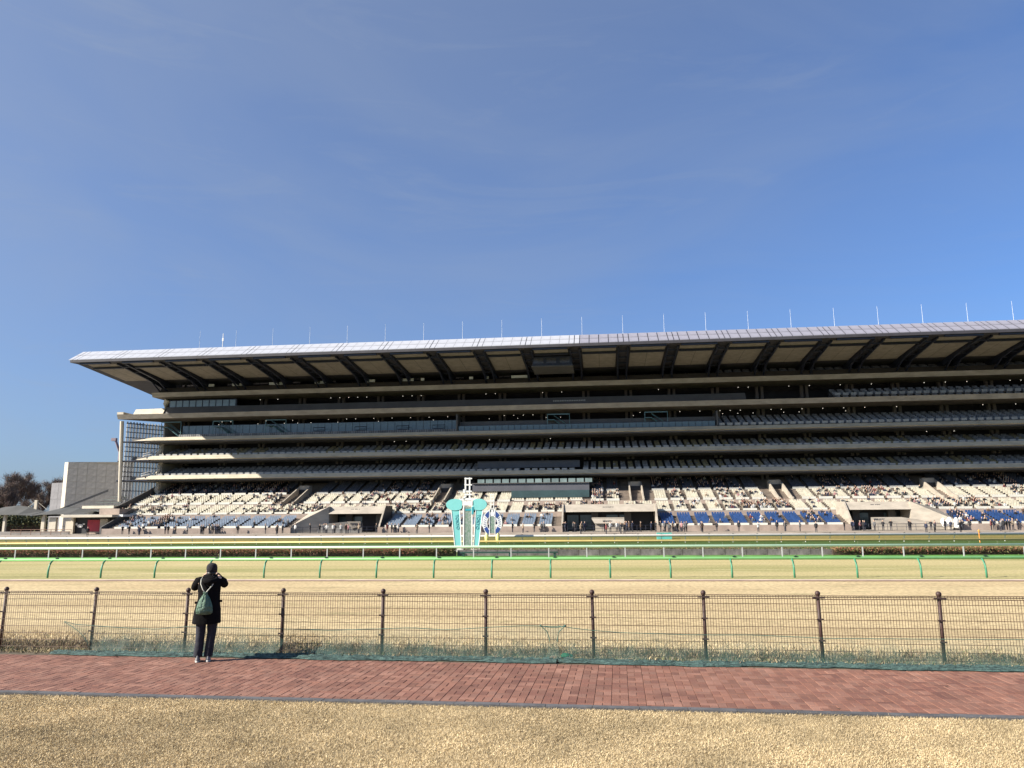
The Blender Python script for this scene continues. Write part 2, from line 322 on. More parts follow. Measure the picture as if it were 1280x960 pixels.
# ---------------------------------------------------------------- green netting
def netmat():
    M=bpy.data.materials.new('green_net'); M.use_nodes=True; n=M.node_tree.nodes; l=M.node_tree.links; b=n["Principled BSDF"]
    b.inputs['Base Color'].default_value=(.06,.15,.125,1); b.inputs['Roughness'].default_value=.6
    t=n.new("ShaderNodeTexCoord"); nn=n.new("ShaderNodeTexNoise"); nn.inputs['Scale'].default_value=5; nn.inputs['Detail'].default_value=5; l.new(t.outputs['Object'],nn.inputs[0])
    sp=n.new("ShaderNodeSeparateXYZ"); l.new(t.outputs['Object'],sp.inputs[0])
    mr=n.new("ShaderNodeMapRange"); mr.inputs[1].default_value=0; mr.inputs[2].default_value=.35; mr.inputs[3].default_value=.30; mr.inputs[4].default_value=.12; l.new(sp.outputs['Z'],mr.inputs[0])
    m2=n.new("ShaderNodeMapRange"); m2.inputs[1].default_value=.3; m2.inputs[2].default_value=.7; m2.inputs[3].default_value=.5; m2.inputs[4].default_value=1.5; l.new(nn.outputs['Fac'],m2.inputs[0])
    mu=n.new("ShaderNodeMath"); mu.operation='MULTIPLY'; l.new(mr.outputs[0],mu.inputs[0]); l.new(m2.outputs[0],mu.inputs[1]); l.new(mu.outputs[0],b.inputs['Alpha']); return M
NET=netmat(); NETD=mat('bunched_green_net',(.09,.165,.145),.8,.5,4,col2=(.02,.05,.043),bump=.9,bscale=20,stretch=(.5,9,9),cut=(.42,.58)); CORD=mat('net_cord',(.05,.13,.10),.7,.2,9)
def net(label,prof,openleft=False):      # prof: [(x,top z)], x in the fence heading
    x0=(prof[0][0]+prof[-1][0])/2; gx,gy=fw(x0,FY-.12); o=thing('green_netting',label,'netting',(gx,gy,PATH),AF,'green netting laid along the fence')
    px=[p[0] for p in prof]; pz=[p[1] for p in prof]; n=int((px[-1]-px[0])/.12)+1; xs=np.linspace(px[0],px[-1],n); zt=np.interp(xs,px,pz)
    b=MB(); rows=5; vs=[];fs=[]; g=random.Random(int(x0*10))
    ph=[g.uniform(0,6) for _ in range(4)]
    for i,x in enumerate(xs):
        for k in range(rows+1):
            t=k/rows; off=.035*math.sin(x*5+ph[0]+k)+.02*math.sin(x*13+ph[1])
            u_=min(1,max(0,(x-px[0])/.62)) if openleft else 1; zb_=.012+(zt[i]-.02)*(1-u_)**.45*(1 if u_<1 else 0); vs.append((x-x0,-.02-.10*(1-t)**2+off*(.4 if k<rows else .1),zb_+(zt[i]-zb_)*t))
    for i in range(n-1):
        for k in range(rows): a=i*(rows+1)+k; fs.append((a,a+rows+1,a+rows+2,a+1))
    b.add(vs,fs); obj('net_sheet',b,NET,o,smooth=True)
    if openleft: b=MB(); b.tube([(px[0]+.62*u_-x0,-.03-.08*u_,.012+.52*(1-u_)**.45) for u_ in (0,.15,.35,.55,.75,.9,1)],.006,4); obj('edge_cord',b,CORD,o)
    b=MB(); b.tube([(xs[i]-x0,-.022+.0035*math.sin(xs[i]*5),zt[i]) for i in range(n)],.0055,4); obj('top_cord',b,CORD,o)
    b=MB(); vs=[];fs=[]
    xa=px[0]+(.5 if pz[0]<.3 or True else 0)
    xs2=np.linspace(px[0],px[-1],n*2); m_=9
    for i,x in enumerate(xs2):
        for k in range(m_):
            t=k/(m_-1); y=-.41+.36*t+(.05*math.sin(x*1.6+ph[2])+.03*math.sin(x*4.1+ph[0])+.02*math.sin(x*9.7))*(1-t)+g.uniform(-.012,.012); z=.010+.032*abs(math.sin(t*9+x*2.3+ph[3]))*(1-abs(2*t-1)**3)+g.uniform(0,.03)*(1 if 0<k<m_-1 else 0)
            vs.append((x-x0,y,z))
    for i in range(len(xs2)-1):
        for k in range(m_-1): a=i*m_+k; fs.append((a,a+m_,a+m_+1,a+1))
    b.add(vs,fs); obj('bunched_hem',b,NETD,o)
    return o
net('green netting from the left open end to the fence gap, bunched along its foot',[(-10.45,.54),(-10.2,.49),(-9.3,.44),(-8.6,.42),(-7.9,.48),(-7.3,.47),(-5.2,.44),(-4.7,.46),(-3.7,.50),(-3.1,.47),(-2.2,.53),(-1.65,.56),(-1.1,.55)],True)
net('green netting stretched along the right part of the mesh fence',[(-1.1,.56),(-.6,.5),(0,.46),(1.2,.44),(2.2,.45),(3.4,.41),(5,.42),(7,.44),(9.5,.42),(12,.44)])
# loose Y shaped flap between the two nets
gx,gy=fw(-1.2,FY-.14); o=thing('net_flap','small loose funnel shaped flap of green netting tied up at two corners','netting',(gx,gy,PATH),AF)
b=MB(); tp=[];bt=[]
for i in range(9):
    t=i/8; xx=-.19+.42*t; tp.append((xx,-.02,.565-.03*math.sin(PI*t))); bt.append((.03+.10*(t-.5)*1.4,-.04,.30))
lo=[(.03+.24*(i/8-.5),-.12,.02) for i in range(9)]
b.add(tp+bt+lo,[(9+i,10+i,i+1,i) for i in range(8)]+[(18+i,19+i,10+i,9+i) for i in range(8)]); obj('flap_sheet',b,NET,o)
b=MB(); b.tube([tp[0],(-.08,-.03,.47),(-.04,-.035,.36),bt[0]],.007,4); b.tube([tp[8],(.13,-.03,.47),(.10,-.035,.38),bt[8]],.007,4); b.tube(tp,.006,4); b.ell(tp[0],.018,.018,.018); b.ell(tp[8],.02,.02,.02); obj('flap_cord',b,CORD,o)

gx,gy=fw(-1.05,FY-.08); o=thing('plastic_scrap','crumpled green plastic scrap with a red piece below the net flap','litter',(gx,gy,PATH),AF)
b=MB(); b.ell((.08,0,.05),.10,.07,.055,9,5); b.ell((.15,.02,.04),.07,.05,.045,8,4); obj('green_scrap',b,mat('green_plastic',(.015,.14,.065),.5,.3,9),o)
b=MB(); b.ell((-.12,.02,.025),.09,.04,.025,8,4); obj('red_scrap',b,mat('rusty_red',(.25,.05,.03),.7,.3,9),o)
b=MB(); gl=random.Random(5)
for i in range(46):
    x,y=gl.uniform(-11,8),gl.choice((gl.uniform(10.5,13.3),gl.gauss(13.2,.1),gl.gauss(10.55,.06))); a=gl.uniform(0,6.3); w=gl.uniform(.015,.035); c_,s_=math.cos(a)*w,math.sin(a)*w; h=gl.uniform(.004,.02)
    X,Y=fw(x,min(y,13.35)); b.add([(X-c_,Y-s_,PATH+.003),(X+s_*.5,Y-c_*.5,PATH+h),(X+c_,Y+s_,PATH+.005),(X-s_*.5,Y+c_*.5,PATH+h*.6)],[(0,1,2,3)])
tag(obj('fallen_leaves',b,mat('dead_leaf',(.09,.05,.03),.9,.3,20,island=.4)),'few small dead leaves scattered on the brick path','leaves',kind='stuff')
# ---------------------------------------------------------------- running rails
def rail(name,label,Y,x0,x1,z0,h,r,mrail,mpost,px,kind,flat=1.0,cap=None,group=None,joint=None):
    o=thing(name,label,'rail',((x0+x1)/2,Y,z0),0,group); cx=(x0+x1)/2
    off=.38 if kind=='goose' else 0
    b=MB(); n=12
    b.loft([[(x-cx,off+r*.75*math.cos(2*PI*k/n),h-r*flat+r*flat*math.sin(2*PI*k/n)) for k in range(n)] for x in (x0,x1)]); obj('rail_tube',b,mrail,o,smooth=True)
    q=MB()
    if kind=='goose':
        q.tube([(0,0,-.05),(0,0,.35),(0,.04,.62),(0,.13,.84),(0,.27,h-.16),(0,off-.02,h-.13)],[.055,.055,.055,.052,.05,.045],8)
    elif kind=='post': q.box(-.045,.045,-.03,.03,-.05,h-r*1.6)
    else: q.tube([(0,.35,-.05),(0,.3,.5),(0,.02,h-r*1.5)],.05,6)
    me=q.mesh('post',mpost,kind=='goose'); k2=None
    if cap:
        q=MB()
        if kind=='goose': q.add([(-.10,off-.09,h+.004),(.12,off-.09,h+.004),(.06,off,h+.055),(-.02,off,h+.055),(-.10,off+.09,h+.004),(.12,off+.09,h+.004)],[(0,1,2,3),(3,2,5,4),(0,3,4),(1,5,2)])
        else: q.box(-.09,.09,-.05,.05,h+.002,h+cap[1])
        k2=q.mesh('bracket',cap[0])
    for x in px:
        if x0<x<x1:
            p=link('post',me,o,(x-cx,0,0))
            if k2: link('bracket',k2,p,(.22 if kind=='goose' else 0,0,0))
    return o
RG=mat('bright_green_rail',(.20,.47,.17),.42,.06,1.5); PGN=mat('green_post',(.045,.22,.12),.5,.15,3)
rail('running_rail','bright green running rail on curved green posts nearest the fence',44.365,-60,60,0,1.13,.085,RG,PGN,[-31.948+3.3431*i for i in range(-8,28)],'goose',cap=(mat('black_bracket',(.015,.03,.02),.5,.1,3),.05))
RP=mat('pale_green_rail',(.42,.60,.43),.4,.05,1); GP=mat('grey_post',(.42,.44,.44),.5,.1,2)
px=[-48.7275+3.2684*i for i in range(-4,24)]; px+=[px[-1]+4.75*i for i in range(1,9)]
rail('running_rail','pale green running rail on straight grey posts in front of the hedge',67.52,-72,62,0,1.12,.10,RP,GP,px,'post',1.1)
RY=mat('yellow_rail',(.62,.48,.17),.45,.06,1)
rail('running_rail','pale yellow running rail between the pale green and white rails',99,-110,95,0,.80,.12,RY,mat('rail_post_olive',(.12,.15,.07),.6,.1,2),[-90+3.25*i for i in range(60)],'post',1.0,cap=None)
RW=mat('white_rail',(.66,.62,.55),.4,.05,1)
rail('running_rail','broad white running rail nearest the grandstand with dark brackets',110.7,-125,105,.1,1.2,.17,RW,WHITE,[-110+3.27*i for i in range(70)],'out',1.0,cap=(mat('dark_bracket',(.03,.04,.03),.5,.1,3),.07))
# ---------------------------------------------------------------- hedge and low wall in front of dirt track
def foliage(name,label,x0,x1,y0,y1,h,mats,n,seed,group=None,cat='hedge',lf=.05,z0=0):
    g=np.random.default_rng(seed); o=thing(name,label,cat,((x0+x1)/2,(y0+y1)/2,z0),0,group); cx,cy=(x0+x1)/2,(y0+y1)/2
    P=np.stack([g.uniform(x0-cx,x1-cx,n),g.uniform(y0-cy,y1-cy,n),h*np.clip(1-np.abs(g.normal(0,.28,n)),.02,1.0)*(1+.06*np.sin(g.uniform(0,6,n)))],1)
    P[:,2]*=1+.05*np.sin(P[:,0]*1.3)
    a=g.normal(0,1,(n,3)); a/=np.linalg.norm(a,axis=1)[:,None]; c=g.normal(0,1,(n,3)); c-=(a*c).sum(1)[:,None]*a; c/=np.linalg.norm(c,axis=1)[:,None]
    L=g.uniform(.6,1.3,n)[:,None]*lf; V=np.empty((n,3,3)); V[:,0]=P-a*L; V[:,1]=P+a*L*.6+c*L*.7; V[:,2]=P+a*L*.6-c*L*.7
    me=bpy.data.meshes.new('leaves'); me.vertices.add(n*3); me.vertices.foreach_set('co',V.ravel()); me.loops.add(n*3); me.loops.foreach_set('vertex_index',np.arange(n*3,dtype=np.int32)); me.polygons.add(n); me.polygons.foreach_set('loop_start',(np.arange(n)*3).astype(np.int32))
    for mm in mats: me.materials.append(mm)
    me.polygons.foreach_set('material_index',g.integers(0,len(mats),n).astype(np.int32)); me.update(calc_edges=True)
    link('leaves',me,o)
    b=MB(); gg=random.Random(seed)
    for i in range(int((x1-x0)/.35)):
        x=gg.uniform(x0-cx,x1-cx); y=gg.uniform(y0-cy,y1-cy)*.6; b.tube([(x,y,0),(x+gg.uniform(-.15,.15),y,h*.8)],[.025,.01],3,cap=False)
    b.box(x0-cx,x1-cx,-.2,.2,-.02,h*.62)
    obj('branches',b,mat('hedge_twigs',(.05,.03,.02),.9,.2,5),o); return o
HR=[mat('hedge_leaf_%s'%k,c,.8,.2,5,island=.3) for k,c in(('rust',(0.450,0.160,0.096)),('brown',(0.320,0.160,0.088)),('green',(0.176,0.192,0.064)),('wine',(0.352,0.120,0.096)),('olive',(0.304,0.256,0.112)))]
foliage('clipped_hedge','clipped winter hedge of rust red leaves left of the finishing posts',-75,-15.4,71.9,73.3,.83,[HR[0],HR[1],HR[3],HR[2]],60000,5,'clipped hedges behind the pale green rail')
foliage('clipped_hedge','dark section of clipped hedge ending at the finishing post foundations',-15.4,-11.9,71.9,73.3,.80,[HR[2],mat('hedge_leaf_dark',(.03,.035,.015),.8,.2,5),HR[1]],5000,6,'clipped hedges behind the pale green rail')
foliage('clipped_hedge','dark olive clipped hedge behind the right part of the pale green rail',22.3,66,71.9,73.3,.80,[HR[2],HR[1],HR[4],HR[0]],48000,8,'clipped hedges behind the pale green rail')
o=thing('low_wall','low weathered grey block wall between the two hedges','wall',(5.2,73,0)); q=MB(); q.box(0,1.86,-.12,.12,0,.56); wm=q.mesh('wall_block',mat('weathered_block',(.16,.14,.135),.9,.35,1.5,island=.25,bump=.4,bscale=8))
for i in range(18): link('wall_block',wm,o,(-17+i*1.9,rnd.uniform(-.02,.02),rnd.uniform(-.03,.03)))
foliage('bare_shrubs','low straggly brown shrubs growing over the grey block wall',-11.5,22,73.2,74.0,.85,[HR[1],HR[4],HR[2],mat('twig_grey',(.2,.17,.14),.9,.2,3)],13000,12,cat='shrub',lf=.045)
for i,(x,l) in enumerate(((2.2,'long dark green bench left in front of the grey block wall'),)):
    b=MB(); b.box(-6.5,2.5,-.25,.25,.3,.42); b.box(-6.3,-6.1,-.2,.2,0,.3); b.box(-2,-1.8,-.2,.2,0,.3); b.box(2.1,2.3,-.2,.2,0,.3); tag(obj('long_bench',b,mat('dark_green_paint',(.02,.06,.05),.5,.2,2),loc=(x-7,71.6,.012)),l,'bench')

# ================================================================ GRANDSTAND (heading AS; its own coordinates x along, y depth, z up)
OY=140
sx,sy=sw(0,OY)
stand=thing('grandstand','long six storey racecourse grandstand under a wide cantilevered roof','grandstand',(sx,sy,0),AS)
XL,XR=-98,128; BAY=9.2; GX=[-96.5+BAY*i for i in range(25)]
def part(name,b,m,smooth=False,parent=None): 
    b.v=[(x,y-OY,z) for x,y,z in b.v]; return obj(name,b,m,parent or stand,smooth=smooth)
def pl(name,me,x,y,z,parent=None): return link(name,me,parent or stand,(x,y-OY,z))
# ---- lower terrace (stepped concrete)
def terr(y0,z0,n,p,r):  # list of step profile points
    out=[(y0,z0)]
    for i in range(n): out+= [(y0+p*(i+1),z0+r*i),(y0+p*(i+1),z0+r*(i+1))]
    return out
PORT=[(-56.6,-40.3),(-7.0,9.2),(41.8,58.6)]; LINT=[(-50.6,-40.3),(-7.0,9.2),(41.8,52.2)]
VOM=[-63.6,-32.6,6.7,34.4,63.6]
S1=terr(136.6,2.15,7,.85,.27); S2=terr(145,4.75,6,.85,.26); S3=terr(152,6.95,6,.85,.29); S4=terr(159,9.1,9,.85,.32)
def profile_mesh(pts,x0,x1,b,zb,mi=0):
    prof=pts+[(pts[-1][0],zb),(pts[0][0],zb)]; b.prism(prof,x0,x1,mi)
b=MB(); xs=-93.5
for p0,p1 in PORT+[(XR,XR)]:
    profile_mesh([(136.6,1.36)]+S1+[(144.99,S1[-1][1])],xs,p0,b,1.3); xs=p1
profile_mesh([(145,4.55)]+S2+[(151.99,S2[-1][1])],XL,XR,b,4.5)
profile_mesh([(152,6.8)]+S3+[(158.99,S3[-1][1])],XL,XR,b,6.3)
profile_mesh([(159,8.8)]+S4,XL,XR,b,8.2)
part('terrace',b,TERR)
b=MB(); xs=-93.5
for p0,p1 in PORT+[(XR,XR)]: b.box(xs,p0,136.1,136.595,1.3,2.35); xs=p1
xs=XL
b.box(XL,XR,144.8,144.997,3.6,4.95)
b.box(XL,XR,151.85,151.996,5.9,7.12); part('terrace_front_wall',b,[PINK])
b=MB(); b.box(XL,XR,158.85,158.996,8.2,9.25); part('gangway_wall',b,TERR)
# ---- seat blocks
def seat_block(name,nrow,z0,seat,p=.85,r=.31,w=2.3,board=True,steps=True):
    b=MB()
    for i in range(nrow):
        y=.12+p*i; z=z0*0+r*i
        for k in range(5):
            x=-w/2+.04+k*.455
            b.box(x+.03,x+.37,y+.50,y+.56,z+.30,z+.88,0); b.box(x+.03,x+.37,y+.10,y+.5,z+.36,z+.41,0); b.box(x+.17,x+.27,y+.3,y+.36,z,z+.36,1)
    if board: b.box(-w/2-.12,w/2+.06,-.30,-.24,.10,.56,2)
    if steps:
        for i in range(nrow): b.box(w/2+.08,w/2+.68,p*i+.0,p*i+.42,r*i-.02,r*i+.155,3)
    return b.mesh(name,[seat,NAVY,STRIP,mat('aisle_step',(.09,.075,.065),.9,.1,2)])
PIT=BAY/3
bl={}
for nm,n,r_,c in (('s1b',7,.27,SEATB),('s1l',7,.27,SEATL),('s2',6,.26,SEATC),('s3',6,.29,SEATC),('s4',8,.32,mat('shaded_seat_plastic',(.05,.055,.08),.5,.2,1.5,island=.3))): bl[nm]=seat_block('seat_block',n,0,c,r=r_)  # s4 seats: shade at the back of the terrace put into their colour
SEATPOS=[]
BOOTH=(-26.5,-2.6)
i=0; x=XL+PIT/2+.4
while x<XR-2:
    def inport(m=1.3): return any(a-m<x<c+m for a,c in PORT)
    def invom(): return any(abs(x-v)<1.9 for v in VOM)
    if x>-92.5 and not inport():
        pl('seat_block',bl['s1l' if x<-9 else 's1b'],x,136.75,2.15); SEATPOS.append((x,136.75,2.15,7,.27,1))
    if not any(a+0<x<c-0 and False for a,c in PORT):
        pl('seat_block',bl['s2'],x,145.1,4.75); SEATPOS.append((x,145.1,4.75,6,.26,2))
    if not invom() and not (BOOTH[0]+8<x<BOOTH[1]):
        pl('seat_block',bl['s3'],x,152.1,6.95); SEATPOS.append((x,152.1,6.95,6,.29,3))
    if not invom() and not (BOOTH[0]<x<BOOTH[1]):
        pl('seat_block',bl['s4'],x,159.1,9.1); SEATPOS.append((x,159.1,9.1,8,.32,4))
    x+=PIT
# raking end walls on the left
b=MB(); 
for (ya,za,yb,zb,xx) in ((136.3,2.2,146.2,5.6,-93.7),(143.5,5.0,167,12.9,-98.1)):
    b.add([(xx-.25,ya,za-1.2),(xx-.25,yb,zb-1.0),(xx-.25,yb,zb+.75),(xx-.25,ya,za+.45),(xx+.0,ya,za-1.2),(xx+.0,yb,zb-1.0),(xx+.0,yb,zb+.75),(xx+.0,ya,za+.45)],[(0,3,2,1),(4,5,6,7),(0,4,7,3),(1,2,6,5),(3,7,6,2),(0,1,5,4)])
part('raking_wall',b,GREYW)
# vomitory walls
VW=MB(); q=MB()
ya,za,yb,zb=150.3,6.5,160.5,9.9
for s in(-1.35,1.1):
    q.add([(s,ya,za-1),(s,yb,zb-.5),(s,yb,zb+1.25),(s,ya+1.2,za+1.05),(s,ya,za+.9),(s+.25,ya,za-1),(s+.25,yb,zb-.5),(s+.25,yb,zb+1.25),(s+.25,ya+1.2,za+1.05),(s+.25,ya,za+.9)],[(0,4,3,2,1),(5,6,7,8,9),(4,9,8,3),(3,8,7,2),(0,5,9,4)])
q.box(-1.1,1.1,159.5,160.5,8.8,11.1,0); q.box(-1.1,1.1,159.3,159.5,8.0,10.2,1)
q.v=[(x,y-150,z) for x,y,z in q.v]; vm=q.mesh('vomitory',[CREAM,DARK])
for v in VOM: pl('vomitory',vm,v,150,0)
# portals
def glyphs(b,x0,x1,y,z,h,seed,mi):   # short line of dark relief letters, unreadable at this distance
    g=random.Random(seed); x=x0
    while x<x1:
        w=h*g.uniform(.45,.8); b.box(x,x+h*.15,y-.03,y+.03,z-h/2,z+h/2,mi); zz=g.choice((h/2-.05,0,-h/2+.05)); b.box(x,x+w,y-.031,y+.031,z+zz-h*.07,z+zz+h*.07,mi)
        if g.random()<.6: b.box(x+w-h*.14,x+w,y-.029,y+.029,z-h/2*g.random(),z+h/2,mi)
        x+=w+h*.25
for pi,(a,c) in enumerate(PORT):
    b=MB(); la,lc=LINT[pi]
    b.box(a,c,136.6,146,1.30,1.42,0)                                   # floor
    b.add([(la,139.2,4.80),(lc,139.2,4.80),(lc,140.3,6.15),(la,140.3,6.15),(la,144.75,4.80),(lc,144.75,4.80),(lc,144.75,6.15),(la,144.75,6.15)],[(0,1,2,3),(0,4,5,1),(3,2,6,7),(0,3,7,4),(1,5,6,2)],0)   # lintel, face leaning back
    glyphs(b,(la+lc)/2-1.1,(la+lc)/2+.7,139.85,5.5,.42,pi,2)
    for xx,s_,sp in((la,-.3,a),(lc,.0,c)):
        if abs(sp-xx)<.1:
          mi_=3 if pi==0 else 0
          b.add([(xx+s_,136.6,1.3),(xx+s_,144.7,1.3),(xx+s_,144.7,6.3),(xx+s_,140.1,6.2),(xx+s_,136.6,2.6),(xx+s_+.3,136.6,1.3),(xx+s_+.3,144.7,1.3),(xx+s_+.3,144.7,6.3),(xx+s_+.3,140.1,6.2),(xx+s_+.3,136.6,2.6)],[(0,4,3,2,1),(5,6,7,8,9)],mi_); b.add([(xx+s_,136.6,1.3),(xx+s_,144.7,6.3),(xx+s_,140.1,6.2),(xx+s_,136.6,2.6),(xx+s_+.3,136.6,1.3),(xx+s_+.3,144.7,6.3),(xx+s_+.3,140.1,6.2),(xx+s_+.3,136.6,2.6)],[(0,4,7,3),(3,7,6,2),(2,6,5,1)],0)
        else:   # splayed wing wall, solid behind
            b.add([(xx,139.3,1.3),(sp,136.5,1.3),(sp,144.9,1.3),(xx,144.9,1.3),(xx,139.3,6.15),(sp,136.5,2.7),(sp,144.9,5.0),(xx,144.9,6.2)],[(0,1,5,4) if sp>xx else (0,4,5,1),(4,5,6,7),(1,2,6,5),(0,4,7,3)],0)
    part('portal',b,[CREAM,DARK,NAVY,mat('dark_side_wall',(.05,.048,.05),.6,.2,1)])  # last slot: darker colour for the left portal's side wall
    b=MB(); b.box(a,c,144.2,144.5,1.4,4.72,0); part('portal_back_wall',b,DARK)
    n=int((lc-la)/2.4)
    for k in range(n):
        if k%3!=2: b=MB(); b.box(la+.4+k*2.4,la+2.5+k*2.4,144.05,144.15,1.6,4.3,0); part('portal_glass',b,GLASS)
    for xx in ((la+lc)/2-2.6,(la+lc)/2+3.4): b=MB(); b.box(xx-.6,xx+.6,143.1,143.9,1.4,4.71); part('portal_pier',b,GREYW)
    b=MB(); w0,w1=(a+4.5,a+10.5) if pi==0 else ((a+5,c-5.5) if pi==1 else (a+3.2,c-1.5))
    if pi==0:
        b.add([(w0-1.4,138.6,1.4),(w1+2.5,137.4,1.4),(w1+2.5,137.4,3.1),(w1,137.6,3.4),(w0,138.6,2.9),(w0-1.4,139,1.4),(w1+2.5,138,1.4),(w1+2.5,138,3.1),(w1,138,3.4),(w0,139,2.9)],[(0,1,2,3,4),(9,8,7,6,5),(4,3,8,9),(3,2,7,8),(1,6,7,2)],0)
        b.add([(w1-.2,137.0,3.4),(w1+2.3,137.0,3.4),(w1+2.3,137.3,2.5),(w1+.5,137.3,2.1),(w1-.2,137.35,3.4),(w1+2.3,137.35,3.4),(w1+2.3,137.5,2.5),(w1+.5,137.5,2.1)],[(0,3,2,1),(0,1,5,4),(3,7,6,2),(1,2,6,5),(0,4,7,3)],1)
        glyphs(b,w1+.4,w1+2.0,137.05,2.95,.34,7,2)
    elif pi==1:
        b.box(w0,w1,138.0,138.4,3.55,3.8,1)
        b.add([(w0+.5,137.6,2.75),(w1,137.6,2.75),(w1,138.0,3.54),(w0,138.0,3.54),(w0+.5,138.3,2.75),(w1,138.3,2.75)],[(0,1,2,3),(0,4,5,1),(1,5,2),(0,3,4)],1)
        glyphs(b,(w0+w1)/2-.9,(w0+w1)/2+.6,137.72,3.2,.36,8,2); b.box(w0+.6,w1-.2,138.1,138.3,1.42,2.7,0)
    else:
        b.add([(w0,137.6,3.5),(w0+5,137.6,3.5),(w1,137.2,2.3),(w1,137.2,1.4),(w0,137.6,2.6),(w0,138,3.5),(w0+5,138,3.5),(w1,137.6,2.3)],[(4,3,2,1,0),(0,1,6,5),(1,2,7,6)],1)
        b.add([(w0,137.6,2.6),(w1,137.2,1.4),(w0,137.6,1.4)],[(0,2,1)],0)
        glyphs(b,w0+.5,w0+2.2,137.56,3.15,.3,9,2)
    part('ramp_wall',b,[GREYW if pi==0 else CREAM,CREAM,NAVY])
    b=MB()
    for z in(1.9,2.4): b.tube([(a+.8,136.2,z),(c-.8,136.2,z)],.03,4)
    k=a+.8
    while k<c-.7: b.tube([(k,136.2,1.3),(k,136.2,2.4)],.035,4); k+=1.5
    part('hand_rail',b,NAVY)
# booth in the middle of the terrace
b=MB(); b.box(BOOTH[0],BOOTH[1],156.6,160,9.3,10.85,0); b.box(BOOTH[0],BOOTH[1],156.3,160.2,10.85,11.0,1)
part('viewing_booth',b,[mat('booth_panel',(.10,.10,.115),.5,.1,.5),GREYW])
b=MB(); b.box(-18.2,BOOTH[1],154.3,156.6,7.9,9.3); part('booth_lower_wall',b,TEAL)
b=MB()
for k in range(14): b.box(BOOTH[0]+1+k*1.7,BOOTH[0]+2.4+k*1.7,157,157.1,11.0,11.8)
part('booth_window',b,GLASSL)
q=MB()
for k in range(5): q.box(-1.2+.5*k,-.8+.5*k,0,.08,.1,.6,0)
q.box(-1.3,1.3,-.12,-.06,0,.3,1); sm=q.mesh('seat_row',[SEATC,STRIP])
for k in range(5): pl('seat_row',sm,-16.8+k*2.9,153.6,7.2)

# ---- upper decks.  lip = tan front, par = parapet above it
LV={'A':dict(y=157,z0=30.85,z1=31.75,py=158.3,pz=33.05,xl=-98.5),'B':dict(y=156,z0=25.95,z1=26.9,py=158.6,pz=28.75,xl=-105.6),
    'C':dict(y=156.4,z0=20.78,z1=21.85,py=None,pz=None,xl=-102.3),'D':dict(y=157,z0=16.66,z1=17.86,py=None,pz=None,xl=-102.3),'E':dict(y=157,z0=12.40,z1=13.58,py=None,pz=None,xl=-102.3)}
for k,d in LV.items():
    y,z0,z1,xl=d['y'],d['z0'],d['z1'],d['xl']
    b=MB()
    # slab: soffit slopes gently, then rises under the seating
    b.add([(xl if k in 'AB' else xl,y+.25,z0),(XR,y+.25,z0),(XR,y+5,z0-.25),(XL+.5,y+5,z0-.25),(XR,y+12,z0+.9),(XL+.5,y+12,z0+.9),
           (xl,y+.3,z1-.25),(XR,y+.3,z1-.25),(XR,y+12,z1+1.0),(XL+.5,y+12,z1+1.0)],[(0,3,2,1),(3,5,4,2),(0,1,7,6),(6,7,8,9),(1,2,4,8,7),(0,6,9,5,3)])
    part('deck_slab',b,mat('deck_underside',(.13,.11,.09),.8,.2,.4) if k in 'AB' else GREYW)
    b=MB()
    if k in 'CDE':
        a,m_=xl,XL+.6; zc=z0+.36
        b.add([(a,y+.5,zc),(m_,y+.9,z0),(XR,y+.9,z0),(XR,y-.1,zc),(m_,y-.1,zc),(a,y+.3,zc+.02),(XR,y+.35,z1),(m_,y+.35,z1),(a,y+.5,zc+.12),(XR,y+.62,z1),(m_,y+.62,z1),(a,y+.7,zc+.12)],
              [(0,1,4,5),(1,2,3,4),(5,4,7,8),(4,3,6,7),(8,7,10,11),(7,6,9,10),(0,11,10,1),(5,8,11,0)])
        part('parapet',b,mat('parapet_concrete',(.50,.44,.33),.75,.14,.35,stretch=(1,1,3)))
    else:
        b.add([(xl,y,z0),(XR,y,z0),(XR,y-.5,z1),(xl,y-.5,z1),(xl,y+.3,z0),(XR,y+.3,z0),(XR,y+2.3,z1+.05),(xl,y+2.3,z1+.05)],[(0,1,2,3),(3,2,6,7),(0,4,5,1),(0,3,7,4),(4,7,6,5)])
        part('cornice',b,CREAM)
        b=MB(); py,pz=d['py'],d['pz']; x2=-96.0 if k=='B' else -97.2; xe=XR if k=='A' else 29.5
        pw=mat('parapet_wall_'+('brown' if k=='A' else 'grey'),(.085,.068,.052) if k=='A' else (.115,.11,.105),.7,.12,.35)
        if k=='B': b.add([(-103,y+1.2,z1),(x2,y+1.2,z1),(x2,y+2.3,z1+1.6),(-103,y+2.3,z1+1.5),(-103,y+2.6,z1),(x2,y+2.6,z1),(x2,y+2.6,z1+1.6),(-103,y+2.6,z1+1.5)],[(0,1,2,3),(3,2,6,7),(0,3,7,4),(4,7,6,5)],1); b.box(xl+.02,xl+1.5,y-.45,y+3,z1+.05,z1+.55,1)
        b.add([(x2,py-1.0,z1+.0),(xe,py-1.0,z1+.0),(xe,py,pz),(x2,py,pz),(x2,py+.3,z1),(xe,py+.3,z1),(xe,py+.3,pz),(x2,py+.3,pz)],[(0,1,2,3),(3,2,6,7),(4,7,6,5),(0,3,7,4),(1,5,6,2)],0)
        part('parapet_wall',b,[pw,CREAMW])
# window band at the left of level B, pale panes between dark frames
wb=MB(); wb.box(-95.8,-79.9,159.3,159.5,28.3,30.4)
wbo=part('window_band',wb,NAVY); q=MB(); q.box(-.66,.66,-.06,0,-.9,.78); pm_=q.mesh('pane',GLASSL)
for k in range(10): pl('pane',pm_,-94.9+1.56*k,159.29,29.45)
